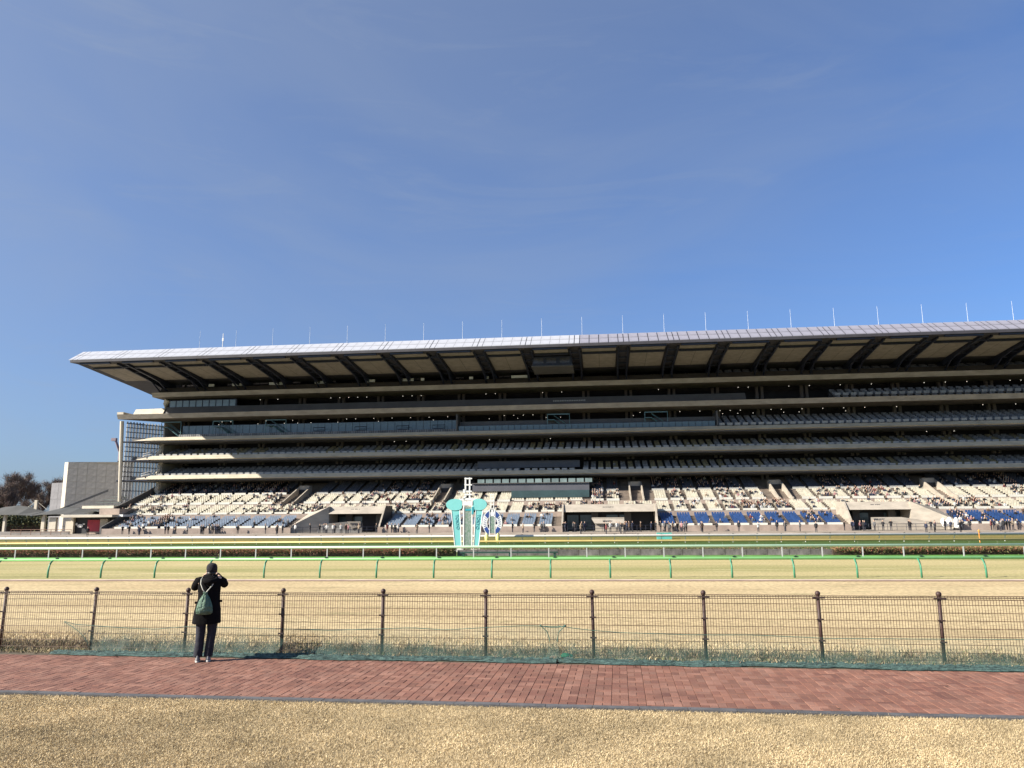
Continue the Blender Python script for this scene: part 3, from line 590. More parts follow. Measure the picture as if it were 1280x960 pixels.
# building core behind the decks
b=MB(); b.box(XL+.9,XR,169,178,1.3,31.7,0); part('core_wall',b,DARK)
b=MB(); b.box(XL+.6,XL+.88,160.5,178,8,30.8,0); part('end_wall',b,CREAMW)
# columns behind the decks
q=MB(); q.box(-.8,-.25,0,.8,0,1); q.box(.25,.8,0,.8,0,1); cmn=q.mesh('column_pair',mat('column_concrete',(.20,.175,.15),.8,.1,.4))
for zb,zt in ((9.6,13.0),(16.2,17.6),(20.2,21.7),(24.5,26.8),(28.6,31.5)):
    for x in GX:
        o=pl('column_pair',cmn,x+1.5,165.5,zb); o.scale=(1,1,zt-zb)
# downlights under the decks
b=MB()
for zz,yy,st,y2 in ((30.55,162,2.05,0),(25.6,161,2.05,0),(20.45,161,2.6,0),(25.3,163.5,3.1,0)):
    x=XL+12; pb=.10 if zz<21 else .28
    while x<XR:
        if rnd.random()<pb: b.box(x-.055,x+.055,yy-.05,yy+.05,zz-.09,zz-.02)
        x+=st
tag(part('ceiling_lights',b,LAMP),kind='stuff')
# upper seating (countless seats): rows on raked treads
def deck_seats(name,x0,x1,y0,z0,n,rise,pitch,cols,seed,front=True):
    g=random.Random(seed); b=MB(); t=MB(); nb=int((x1-x0)/pitch)
    prof=terr(y0,z0,n,.85,rise); t.prism(prof+[(prof[-1][0],z0-.3),(prof[0][0],z0-.3)],x0,x1); part('raked_tread',t,mat('tread_dark',(.05,.05,.052),.8,.1,.5))
    for i in range(nb):
        x=x0+(i+.5)*pitch; c=g.choice(cols); m2=(pitch-.5)/2
        for r_ in range(n):
            for k in(-1,0):
                xa=x+k*m2-.1*0; b.box(xa+.02,xa+m2-.03,y0+.5+.85*r_,y0+.57+.85*r_,z0+rise*r_+.25,z0+rise*r_+.86,c if g.random()>.1 else 0)
                b.box(xa+.02,xa+m2-.03,y0+.15+.85*r_,y0+.5+.85*r_,z0+rise*r_+.36,z0+rise*r_+.41,c)
        if front: b.box(x-m2-.02,x+m2,y0+.14,y0+.19,z0+.7,z0+1.22,2)
    tag(part('deck_seating',b,[SEATG,SEATO,mat('deck_front_board',(.34,.34,.33),.6,.1,1)]),kind='stuff')
deck_seats('D',XL+1.5,XR,157.5,17.0,8,.30,BAY/6,(0,0,1),1)
deck_seats('E',XL+1.5,-16,157.5,12.75,8,.30,BAY/6,(0,),2)
deck_seats('E',-16,-4,157.5,12.75,2,.40,BAY/6,(0,),12)
deck_seats('E',-4,XR,157.5,12.75,8,.30,BAY/6,(0,0,1),3)
deck_seats('C',23.6,XR,156.9,21.3,9,.34,BAY/6,(0,),4)
deck_seats('B',46.5,XR,157.2,26.9,5,.42,BAY/6,(0,),5)
deck_seats('A',24,XR,159.2,32.6,3,.42,BAY/5,(0,),6,False)
b=MB(); b.box(-26,-4.5,160,160.3,14.3,15.6); b.box(-26,-4.5,159.8,162,15.6,15.7); part('press_box',b,mat('press_box_panel',(.085,.09,.105),.5,.1,.5))
# level C: glazed balcony on the left, wall with glass strip in the middle
def panes(x0,x1,y,z0,z1,step,m_,fr=NAVY,gap=.09):
    q=MB(); w=step-gap; q.box(-w/2,w/2,-.02,.02,0,z1-z0); me=q.mesh('glass_pane',m_); n=int((x1-x0)/step)
    for i in range(n): pl('glass_pane',me,x0+(i+.5)*step,y,z0)
    b=MB(); b.box(x0,x1,y-.04,y+.04,z1,z1+.08); b.box(x0,x1,y-.04,y+.04,z0-.08,z0); part('glazing_frame',b,fr)
panes(-92.3,-29.9,159.5,22.7,24.55,1.56,GLASS)
panes(-29.7,23.3,157.6,22.0,23.0,1.32,GLASS)
b=MB(); b.box(-29.7,23.3,159,159.2,22.9,24.1); part('balcony_wall',b,GREYW)
b=MB(); b.box(-30.1,-29.8,157,162,21.9,25.5); b.box(23.3,23.6,157,162,21.9,25); part('screen_wall',b,GREYW)
q=MB()
for k in range(4): q.box(-.5+.5*k-.5,-.1+.5*k-.5,0,.07,.2,.85)
sr=q.mesh('balcony_seats',SEATG)
for k in range(31): pl('balcony_seats',sr,-91+2*k,157.6,21.6)
# little teal and steel stairs on level C
q=MB(); 
for s in(-.5,.5): q.tube([(-1.6,s,2.3),(1.6,s,0)],.09,4); q.tube([(-1.6,s,3.2),(1.6,s,.9)],.05,4)
for k in range(8): q.box(-1.5+.4*k,-1.15+.4*k,-.5,.5,2.05-.3*k,2.1-.3*k)
q.box(-3,-1.5,-.6,.6,2.2,2.35); q.box(-3,-2.85,-.6,-.5,0,3.2); q.box(1.6,1.7,-.6,-.5,0,3.4); q.box(-3,1.7,-.6,-.5,3.3,3.5); stm=q.mesh('stair',mat('teal_steel',(.10,.19,.20),.4,.15,2))
for x in (-93.5,-81.5,-69.4): pl('stair',stm,x,158.5,21.9)
for x in (-8.0,12.0): pl('stair',stm,x,158.2,21.7)
q=MB(); q.tube([(-1.3,0,0),(-1.3,0,1.5),(1.3,0,1.5),(1.3,0,0)],.08,4); q.tube([(-1.3,0,.8),(1.3,0,.8)],.06,4); q.box(-1,1,-.05,.0,.2,.7); gm=q.mesh('balcony_gate',NAVY)
for x in (-60.2,-51,-41.8,-34): pl('balcony_gate',gm,x,157.9,21.9)
# row of small pale notches on the grey wall of level B
q=MB(); q.box(-.12,.12,-.03,.0,-.14,.14); vm2=q.mesh('wall_vent',mat('vent_pale',(.45,.43,.38),.6,.1,1))
for k in range(19): pl('wall_vent',vm2,-9.6+.36*k*1.0,158.0,27.95)
# ---- glazed steel screen at the left end
b=MB(); b.tube([(-104.7,156.2,25.5),(-104.2,156.2,17),(-103.7,156.2,8.0)],[.42,.40,.36],8); part('end_post',b,CREAMW)
q=MB(); q.box(-.10,.10,-.12,.12,0,1); fm=q.mesh('screen_fin',mat('fin_steel',(.40,.41,.42),.45,.1,1))
for i in range(17):
    t=i/16; x=-104.2+t*6.2; y=157.5+t*9; o=pl('screen_fin',fm,x,y,8); o.scale=(1,1,17.6)
b=MB()
for z in (10.4,12.4,13.5,14.5,15.6,16.8,17.9,19,20,21,22.1,23.3,24.3,25.2): b.tube([(-104.3,157.3,z),(-98,166.4,z)],.09,4); 
for z in (12.45,16.7,20.9): b.tube([(-104.9,156.2,z),(-98,156.9,z)],.16,4)
part('screen_rail',b,NAVY)
b=MB(); b.add([(-104.1,157.8,8),(-98.1,166.6,8),(-98.1,166.6,25.4),(-104.1,157.8,25.4)],[(0,1,2,3)]); part('screen_glass',b,mat('screen_glazing',(.22,.25,.28),.2,.15,1,alpha=.55))
q=MB(); q.tube([(0,0,0),(-.35,-.2,.7),(.1,-.4,1.4),(-.2,0,2.2),(.2,.2,3.0)],[.5,.55,.4,.5,.45],6); br=q.mesh('end_bracket',CREAMW)
for z in (9.9,13.6,17.9): pl('end_bracket',br,-97.0,159.5,z)
q=MB(); q.tube([(-1.9,-1.5,0),(-.6,.4,.6),(0,1.8,1.5)],.14,4); q.tube([(-1.9,-1.5,.5),(-.6,.4,1.2),(0,1.8,2.1)],.08,4); rr=q.mesh('end_railing',WHITE)
for z in (13.5,17.8): pl('end_railing',rr,-97.6,158.3,z)
b=MB(); b.tube([(-97.4,160,26.9),(-97.3,160,28.0),(-96.9,159.8,29.6),(-96.3,159.6,30.6)],[.75,.65,.6,.75],8); part('end_bracket',b,CREAMW)

# ---- roof
RL=-106.2
q1=MB(); q1.box(-.83,.83,0,2.52,-.04,.04); 
def panel(w,ln,m_):
    w=w+(.10 if (m_ is RWHITE and w>1.5) else 0); q=MB(); q.add([(-w/2+.07,.05,.03),(w/2-.07,.05,.03),(w/2-.07,ln*.82,ln*.502),(-w/2+.07,ln*.82,ln*.502),(-w/2+.07,.07,-.05),(w/2-.07,.07,-.05)],[(0,1,2,3),(4,5,1,0)]); return q.mesh('roof_panel',m_)
PW,PN=1.80,1.0
pmw={(w,c):panel(w,2.52,c_) for w in (PW,PN) for c,c_ in ((0,RWHITE),(1,RGREY))}
x=GX[0]-BAY-1.0-.0; 
seams=[]
for g in [GX[0]-BAY]+GX:
    for w,dx in ((PN,-.5),(PN,.5),(PW,1.9),(PW,3.7),(PW,5.5),(PW,7.3)):
        xx=g+dx
        if xx-w/2<RL-1 or xx>XR: continue
        for r_ in range(2):
            c=0 if xx<-3.5 else 1
            o=pl('roof_panel',pmw[(w,c)],xx,140+2.17*r_,35.98+1.335*r_)
b=MB()  # body of the visor under the panels, front fascia, roof top behind, soffit
b.add([(RL,140.0,35.86),(XR,140.0,35.86),(XR,144.4,38.54),(RL,144.4,38.54)],[(0,1,2,3)],0)
b.add([(RL,140.0,35.86),(XR,140.0,35.86),(XR,140.0,35.40),(RL,140.0,35.40)],[(0,3,2,1)],1)
b.add([(RL,144.4,38.54),(XR,144.4,38.54),(XR,160,41.6),(RL,160,41.6),(RL,178,42.0),(XR,178,42.0)],[(0,1,2,3),(3,2,5,4)],1)
b.add([(RL,140,35.40),(XR,140,35.40),(XR,142.4,35.55),(RL,142.4,35.55)],[(0,3,2,1)],1)
b.add([(RL,161,34.15),(-98.9,161,34.15),(-98.9,169.5,33.45),(RL,169.5,33.45),(-98.9,169.5,36),(RL,169.5,36)],[(0,3,2,1),(1,2,4),(3,2,4,5)],1)
b.add([(RL,142.4,35.55),(XR,142.4,35.55),(XR,161,34.15),(RL,161,34.15)],[(0,3,2,1)],1)
b.add([(-99,161,34.15),(XR,161,34.15),(XR,161,36),(-99,161,36)],[(0,1,2,3)],1)
b.add([(RL,140.0,35.40),(RL,144.4,38.54),(RL,160,41.6),(RL,178,42),(RL,178,36),(RL,169.5,36),(RL,169.5,33.45),(RL,161,34.15),(RL,142.4,35.55)],[(0,1,2,3,4,5,6,7,8)],1)
b.add([(RL,178,36),(XR,178,36),(XR,178,42),(RL,178,42)],[(0,1,2,3)],1)
b.add([(RL,161,36),(XR,161,36),(XR,178,37),(RL,178,37)],[(0,3,2,1)],1)
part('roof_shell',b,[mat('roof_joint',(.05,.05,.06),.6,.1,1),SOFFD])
# soffit panels between the girders
for i,g in enumerate([GX[0]-BAY]+GX):
    x0,x1=g+1.35,g+BAY-1.35
    if x0<RL: x0=RL+.3
    if x1>XR: continue
    for j,(ya,yb_) in enumerate(((142.6,144.4),(145.6,155.9))):
        if i==10 and j==1: continue
        b=MB(); za=35.50-(ya-142.4)*.0753; zb_=35.50-(yb_-142.4)*.0753
        if j==0: b.add([(x0,ya,za),(x1,ya,za),(x1,yb_,zb_),(x0,yb_,zb_),(x0,yb_,zb_-.10),(x1,yb_,zb_-.10)],[(0,3,2,1),(3,4,5,2)],0)
        else:
            mxx=(x0+x1)/2
            for a_,c_ in((x0,mxx-.03),(mxx+.03,x1)): b.add([(a_,ya,za-.05),(c_,ya,za-.05),(c_,yb_,zb_-.05),(a_,yb_,zb_-.05)],[(0,3,2,1)],0)
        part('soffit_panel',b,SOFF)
    b=MB(); b.box(x0,x1,144.6,145.2,34.9,35.35); part('roof_gutter',b,NAVY); b=MB(); b.box(x0,x1,140.35,140.9,35.05,35.39); part('roof_gutter',b,NAVY)
# girders: paired deep beams with raking struts to the deck
q=MB()
for s in(-1.05,.75):
    q.add([(s,-18.8,0-.0),(s+.3,-18.8,0),(s+.3,0,-1.42),(s,0,-1.42),(s,-18.8,-.35),(s+.3,-18.8,-.35),(s+.3,-9,-1.45),(s,-9,-1.45),(s+.3,0,-2.9),(s,0,-2.9)],[(4,5,6,7),(7,6,8,9),(0,4,7,9,3),(1,2,8,6,5),(0,1,5,4)])
    q.tube([(s+.15,-6.5,-1.7),(s+.15,-1.2,-4.2)],.2,5); q.tube([(s+.15,-.3,-2),(s+.15,-1.0,-4.2)],.24,5)
for yy in(-17,-13,-9,-5): q.box(-.8,.8,yy-.1,yy+.1,-.5+yy*0-(18.8+yy)*.0753,-.2-(18.8+yy)*.0753)
gmesh=q.mesh('roof_girder',NAVY)
for g in GX: pl('roof_girder',gmesh,g,161,35.52)
b=MB()  # dark truss space at the back of the top deck, with openings to the sky
b.box(XL+.5,XR,160.6,161.0,33.0,33.2)
gaps=[(-97,-92.5),(-86.9,-85.0),(-82.4,-76.5),(-73.6,-69.0),(-63.5,-60.5),(-54.0,-51),(-44,-39.5),(-34,-30.5),(-22.5,-17.5)]
xs=XL+.5
for a,c in gaps+[(XR,XR)]:
    b.box(xs,a,168,168.3,30.6,36.9); xs=c
for a,c in gaps: b.box(a,c,168,168.3,35.6,36.9); b.box(a,c,168,168.3,30.6,34.55)
part('top_deck_back_wall',b,DARK)
b=MB(); g=random.Random(4)
for i in range(150):
    x=g.uniform(XL+3,XR); b.tube([(x,160+g.uniform(0,5),33.1),(x+g.uniform(-.2,.2),160+g.uniform(0,5),34.9)],.05,3,cap=False)
for i in range(60): x=XL+4+i*3.6; b.tube([(x,164,33.2),(x+1.8,164,35.6),(x+3.6,164,33.2)],.10,3,cap=False)
tag(part('truss_members',b,NAVY),kind='stuff')
for x,w in ((-61.6,2.4),(-27.5,.8),(-24,.7),(-86,1.2),(-80.5,2.2),(-72,3.0),(-70.5,.6),(-50,1.8),(-42,2.4),(-38,.7),(-18.5,3.4)):  # white boxes added in place of bright sky showing through the top deck
    b=MB(); b.box(x,x+w,157.9,158.25,33.08,33.62); part('sky_gap_box',b,WHITE)
b=MB(); b.box(-12.9,-5.2,146.2,153.6,33.1,34.95,0); b.box(-13.1,-5.0,145.9,153.8,32.9,33.1,1)
cb=part('commentary_booth',b,[NAVY,GREYW])
q=MB(); q.box(-.95,.95,-.06,0,0,1.0); cw=q.mesh('booth_pane',mat('booth_glass',(.09,.085,.09),.15,.2,1))
for x in (-11.7,-9.2,-6.6): link('booth_pane',cw,cb,(x,146.19-OY,33.6))
# masts on the roof
q=MB(); q.tube([(0,0,0),(0,0,3.2),(0,0,7.3)],[.05,.04,.025],6); q.tube([(0,0,0),(0,0,.5)],.2,6); mm_=q.mesh('lightning_mast',mat('mast_white',(.62,.64,.66),.4,.05,1))
for g in GX: o=pl('lightning_mast',mm_,g+.9,170,41.8)
b=MB(); b.tube([(-87.6,166,41.7),(-87.6,166,47.2)],.09,5); b.box(-87.75,-87.4,165.9,166.1,45.4,46.1); part('roof_aerial',b,WHITE)
# lintel beams of the left annex
b=MB(); b.box(-98.0,-93.8,141.5,148,4.9,6.2,0); b.box(-104.6,-93.9,139.5,152,4.55,5.0,1); b.box(-105,-98.1,146,156,6.35,6.9,1); part('annex_roof',b,[PINK,CREAMW])

# ================================================================ finishing posts
CY=mat('cyan_panel',(.20,.56,.54),.45,.04,1); CYD=mat('dark_cyan_panel',(.04,.33,.38),.45,.1,1)
def text(name,s,size,parent,loc,rot,m_,ex=.01):
    c=bpy.data.curves.new(name,'FONT'); c.body=s; c.size=size; c.extrude=ex; c.align_x='CENTER'; c.align_y='CENTER'; c.offset=.006
    t=bpy.data.objects.new(name,c); COL.objects.link(t); dg=bpy.context.evaluated_depsgraph_get(); me=bpy.data.meshes.new_from_object(t.evaluated_get(dg)); bpy.data.objects.remove(t)
    me.materials.clear(); me.materials.append(m_); o=link(name,me,parent,loc); o.rotation_euler=rot; return o
fp=thing('finishing_post','tall cyan finishing post with oval heads and white ladder mast behind the pale green rail','finishing post',(-12.3,83,.05))
def leg(x0,x1,xb0,xb1,y,m_=CY,z0=.1,z1=4.15):
    b=MB(); b.add([(xb0,y,z0),(xb1,y,z0),(x1,y,z1),(x0,y,z1),(xb0,y+.22,z0),(xb1,y+.22,z0),(x1,y+.22,z1),(x0,y+.22,z1)],[(0,1,2,3),(4,7,6,5),(0,3,7,4),(1,5,6,2),(3,2,6,7)]); return b
for s in(-1,1):
    l=leg(.85,1.65,.62,1.12,0,z1=4.6) if s>0 else leg(-1.85,-.9,-1.35,-.68,0,z1=4.6)
    lg=obj('side_panel',l,CY,fp,fix=True)
    b=MB(); lv=l.v; b.tube([lv[0],lv[3]],.045,4); b.tube([lv[1],lv[2]],.045,4); obj('panel_edging',b,WHITE,lg)
    text('lettering',"TOKYO",.46,lg,(-1.18 if s<0 else 1.06,-.02,3.1),(PI/2,(R(90-6) if s<0 else R(90+6)),0),mat('panel_letter',(.05,.25,.30),.5,.1,2))
    b=MB(); n=24; pts=[]; hx,hw=(-1.5,.9) if s<0 else (1.25,.8)
    for k in range(n):
        t=2*PI*k/n; ct=math.cos(t); out=ct*s>0; pts.append((hx+hw*(1.0 if out else .95)*ct,4.95+(.62*math.copysign(abs(math.sin(t))**(1.0 if out else .45),math.sin(t)))))
    b.add([(x,-.06,z) for x,z in pts]+[(x,.26,z) for x,z in pts],[tuple(range(n)),tuple(range(2*n-1,n-1,-1))]+[(i,n+i,n+(i+1)%n,(i+1)%n) for i in range(n)]); obj('oval_head',b,CY,fp,fix=True)
b=MB(); b.box(.74,.98,.25,.6,.3,3.9); obj('dark_side_panel',b,CYD,fp)  # darker cyan box at the inner side of the right leg
b=MB()
for x in(-.55,.36): b.box(x,x+.14,-.05,.1,.0,5.0)
b.box(-.62,.6,-.06,.12,4.85,5.3); b.box(-1.0,.95,-.05,.1,5.4,5.62); obj('centre_frame',b,WHITE,fp)
b=MB(); b.box(-.4,.36,.0,.05,.15,4.7); obj('mirror_panel',b,mat('mirror_face',(.10,.20,.12),.25,.5,4,col2=(.33,.36,.34),spec=.8),fp)
b=MB(); b.box(-.3,.9,-.03,.02,4.3,4.5); b.box(.4,.62,-.09,.0,3.9,4.7); obj('cross_brace',b,CYD,fp)
b=MB()
for x in(-.38,.08): b.box(x,x+.16,.0,.16,5.1,7.85)
for z in(5.5,5.95,6.3,7.0,7.68): b.box(-.4,.42,-.02,.14,z,z+.14)
b.box(-.55,-.3,-.05,.2,6.2,6.6); b.box(-.5,-.3,-.05,.2,5.5,5.8); obj('ladder_mast',b,WHITE,fp)
for s in(-1,1): b=MB(); b.box(s*.9-.45,s*.9+.45,-.2,.4,-.25,.35); b.box(s*.9-.2,s*.9+.25,-.3,.1,-.4,0); obj('footing',b,STRIP,fp)
hp=thing('finishing_post','small white and navy horseshoe finishing post on yellow feet','finishing post',(-12.65,108.5,.08))
NV=mat('navy_panel',(.03,.07,.25),.45,.1,1); YP=mat('yellow_padding',(.85,.75,.25),.5,.08,1)
def ring(b,t0,t1,n,ri,ro,y0,y1,cx=0,cz=2.85,sx_=1.42,sz=1.95):
    def P(t,k,y):
        zz=cz+sz*math.sin(t)*k; xx=cx+sx_*math.cos(t)*k; 
        if zz<cz: xx=cx+(xx-cx)*(1-.10*(cz-zz)**1.2)
        return (xx,y,zz)
    for i in range(n):
        a,c=t0+(t1-t0)*i/n,t0+(t1-t0)*(i+1)/n
        vs=[P(a,ri,y0),P(c,ri,y0),P(c,ro,y0),P(a,ro,y0),P(a,ri,y1),P(c,ri,y1),P(c,ro,y1),P(a,ro,y1)]; b.add(vs,[(0,1,2,3),(7,6,5,4),(0,4,5,1),(3,2,6,7),(0,3,7,4),(1,5,6,2)])
b=MB(); ring(b,R(-62),R(242),26,.52,1.0,0,.2); obj('horseshoe',b,WHITE,hp,fix=True)
for a,c in ((-58,-22),(202,238),(38,72),(108,142)): b=MB(); ring(b,R(a),R(c),6,.58,.93,-.03,.03); obj('navy_inset',b,NV,hp,fix=True)
for s in(-1,1):
    for k in range(5):
        t=R(-14+k*11); 
        if s<0: t=PI-t
        b=MB(); ring(b,t-.025,t+.025,1,.62,.86,-.028,.02); obj('letter_stroke',b,NV,hp,fix=True)
b=MB(); b.box(-.42,-.33,-.04,.1,1.2,4.9); b.box(.36,.45,-.04,.1,1.2,4.9)
for x in(-.24,.16): b.box(x,x+.10,0,.1,4.4,6.95)
for z in(4.9,5.4,5.9,6.4,6.8): b.box(-.26,.28,-.02,.08,z,z+.1)
obj('ladder_mast',b,WHITE,hp)
b=MB(); b.box(-.3,.33,.02,.06,1.5,4.1); obj('mirror_panel',b,MATS['mirror_face'],hp)
for s in(-1,1): b=MB(); b.ell((s*.78,.1,.85),.30,.3,.75,10,6); obj('padded_foot',b,YP,hp)

# ================================================================ left side: wing wall, buildings, canopies, trees
def wloc(x,y): return sw(x,y)
def slab(name,label,cat,x1,y1,x2,y2,th,z0,z1,m_,edge,zs2=None,tiles=None,group=None):
    (a,b_),(c,d)=wloc(x1,y1),wloc(x2,y2); L=math.hypot(c-a,d-b_); ang=math.atan2(d-b_,c-a); o=thing(name,label,cat,(a,b_,z0),ang,group)
    q=MB(); h1=z1-z0; h2=(zs2 or z1)-z0; q.add([(0,0,0),(L,0,0),(L,0,h2),(0,0,h1),(0,th,0),(L,th,0),(L,th,h2),(0,th,h1)],[(0,1,2,3),(4,7,6,5),(0,3,7,4),(1,5,6,2),(3,2,6,7)]); obj('wall_core',q,edge,o)
    if tiles:
        nx,nz=tiles; w=L/nx; h=h1/nz; t=MB(); t.box(.03,w-.03,-.06,-.003,.03,h-.03); me=t.mesh('wall_panel',m_)
        for i in range(nx):
            for k in range(nz): link('wall_panel',me,o,(i*w,0,k*h))
    return o
slab('wing_wall','tall tapering concrete screen wall with a bright end face left of the grandstand','wall',-123.1,165,-115.6,178.5,1.7,1.3,17.5,mat('screen_panel',(.62,.585,.53),.8,.15,1,island=.06),CREAMW,18.4,(7,11))
slab('annex_building','grey annex building with tree shadows between the wing wall and the bare trees','building',-133.6,174,-123,170,10,1.3,13.2,mat('annex_panel',(.17,.165,.172),.8,.12,1,island=.05),mat('annex_wall',(.17,.17,.175),.8,.1,1),None,(4,3))
o=thing('side_ramp','dark raking ramp with green treads between the wing wall and the stand','ramp',(*wloc(-112,150),1.3)); q=MB()
q.add([(-4,0,3.6),(7,4,8.8),(7.4,5,8.9),(7.4,6,4.2),(-4,3,3.2),(-4,0,4.0),(7,4,9.3)],[(0,1,6,5)],0)
for k in range(7): q.box(-1+k*1.1,9,2-.0+k*.9,2.6+k*.9,4.0+k*.62,4.1+k*.62,1)
obj('ramp_side',q,[GREYW,mat('ramp_tread',(.14,.17,.15),.8,.1,1)],o)
# canopies
CAN=mat('canopy_membrane',(.075,.075,.07),.75,.15,.5)
def canopy(label,pts,x,y,z,masts):
    o=thing('canopy',label,'canopy',(*wloc(x,y),z),AS,'membrane canopies left of the stand'); q=MB(); n=len(pts)
    fr=[(px_,-3.5,pz*.15) for px_,pz in pts]; md=[(px_,0,pz) for px_,pz in pts]; bk=[(px_,3.5,pz*.3) for px_,pz in pts]
    fr2=[(a,b_,c-.12) for a,b_,c in fr]
    q.add(fr2+fr+md+bk,[(k*n+i,k*n+i+1,(k+1)*n+i+1,(k+1)*n+i) for k in range(3) for i in range(n-1)]+[(i,n*3+i,n*3+i+1,i+1) for i in range(n-1)]); obj('membrane',q,CAN,o,smooth=False)
    for mx_ in masts:
        q=MB(); q.box(mx_-.25,mx_+.25,-2.6,-2.1,-z+1.3,.2); obj('canopy_column',q,CREAMW,o)
    return o
o=canopy('large grey domed membrane canopy at the far left with a masted tip',[(-9,.2),(-6,1.2),(-3,1.9),(0,2.2),(3,1.9),(6,1.0),(9,0)],-122.5,150,5.0,[-6.2,-.6,8.0])
q=MB(); q.box(-.3,.3,-.2,.2,1.2,3.3); q.tube([(0,0,3.1),(-2.2,0,1.6)],.05,4); q.tube([(0,0,3.1),(2.6,0,1.3)],.05,4); obj('tie_mast',q,CREAMW,o,(4.2,0,0))
canopy('smaller grey membrane canopy between the large canopy and the shop roof',[(-6,.2),(-4,1.1),(-1,1.6),(2,1.5),(5,.8),(8,.1)],-109.5,149,5.1,[-4,5.5])
o=thing('shop','small low shop with white slab roof and red front panel left of the stand','shop',(*wloc(-99.5,143),1.36),AS); q=MB(); q.box(-6.5,6.5,-1.5,6,3.25,3.7); obj('roof',q,WHITE,o)
q=MB(); q.box(-5.5,5,1,5.5,0,3.25); obj('wall',q,DARK,o)
q=MB(); q.box(-2.4,.3,.8,.95,.4,2.7); obj('red_panel',q,mat('red_sign',(.42,.03,.05),.5,.1,1),o); q=MB(); q.box(-2.4,.3,.7,.96,.0,.42); obj('plinth',q,PINK,o)
q=MB(); q.ell((-4.0,.85,1.55),.65,.05,.35,10,5); q.ell((-4.8,.85,1.9),.25,.05,.25,8,5); q.ell((-3.2,.85,1.9),.3,.05,.15,8,5); obj('white_emblem',q,WHITE,o)
q=MB(); q.box(.6,2.2,.3,.9,0,2.9); obj('pier',q,CREAMW,o); q=MB(); q.box(-5.6,-5.1,.3,.9,0,3.2); obj('pier',q,CREAMW,o)
for i,(x,w,l) in enumerate(((-108.6,2.6,'cream wall block standing under the smaller membrane canopy'),(-112.3,1.5,'narrow cream pier between the two membrane canopies'))):
    b=MB(); b.box(0,w,0,.6,0,2.9 if i==0 else 3.3); tag(obj('wall_block',b,CREAMW,loc=(*wloc(x,146.5),1.36),rz=AS),l,'wall')
b=MB(); b.box(-260,-99,0,.3,0,.75); o=tag(obj('apron_wall',b,mat('apron_wall_grey',(.22,.20,.18),.85,.2,.5),loc=(*wloc(0,134.6),1.2),rz=AS),'low grey retaining wall along the left end of the apron','wall')
o=thing('barrier','brown tubular barrier on the apron at the left','barrier',(*wloc(-105,132.5),1.25),AS)
q=MB(); 
for z in(.6,1.05): q.tube([(-4,0,z),(8,0,z)],.04,4)
obj('barrier_bar',q,mat('barrier_brown',(.20,.10,.06),.6,.1,2),o); q=MB(); q.tube([(0,0,0),(0,0,1.1)],.05,5); me=q.mesh('barrier_post',MATS['barrier_brown'])
for k in range(7): link('barrier_post',me,o,(-4+2*k,0,0))
o=thing('tower_crane','faint lattice crane jib rising beyond the wing wall','crane',(-190,300,0)); 
q=MB(); q.tube([(0,0,0),(0,0,33)],.35,5); obj('crane_mast',q,mat('crane_grey',(.35,.30,.32),.6,.1,.5),o)
q=MB(); q.tube([(0,0,33),(-2.2,0,38)],.55,4); q.box(-3.6,-1.6,-.6,.6,37.2,38.4); obj('crane_jib',q,mat('crane_red',(.20,.15,.17),.6,.2,.5),o)
o=thing('distant_building','dark blue distant building above the trees at the left edge','building',(-345,390,0)); q=MB(); q.box(-22,5,0,20,0,28.6); q.box(-1.5,4.5,2,12,28.6,31); q.box(-14,-6,2,12,28.6,29.8); obj('block',q,mat('far_blue',(.10,.12,.17),.8,.1,.05),o)
q=MB(); q.box(0,2.2,-.1,0,0,1.5); me=q.mesh('far_window',NAVY)
for i in range(7):
    for k in range(4): link('far_window',me,o,(-20+i*3.4,0,18+k*2.6))
BARK=mat('bark_grey_brown',(.13,.09,.075),.9,.2,2); TW=[mat('twig_%s'%k,c,.9,.15,2,island=.25) for k,c in(('purple',(.15,.095,.085)),('brown',(.13,.085,.055)),('grey',(.21,.16,.145)),('dark',(.07,.05,.045)))]
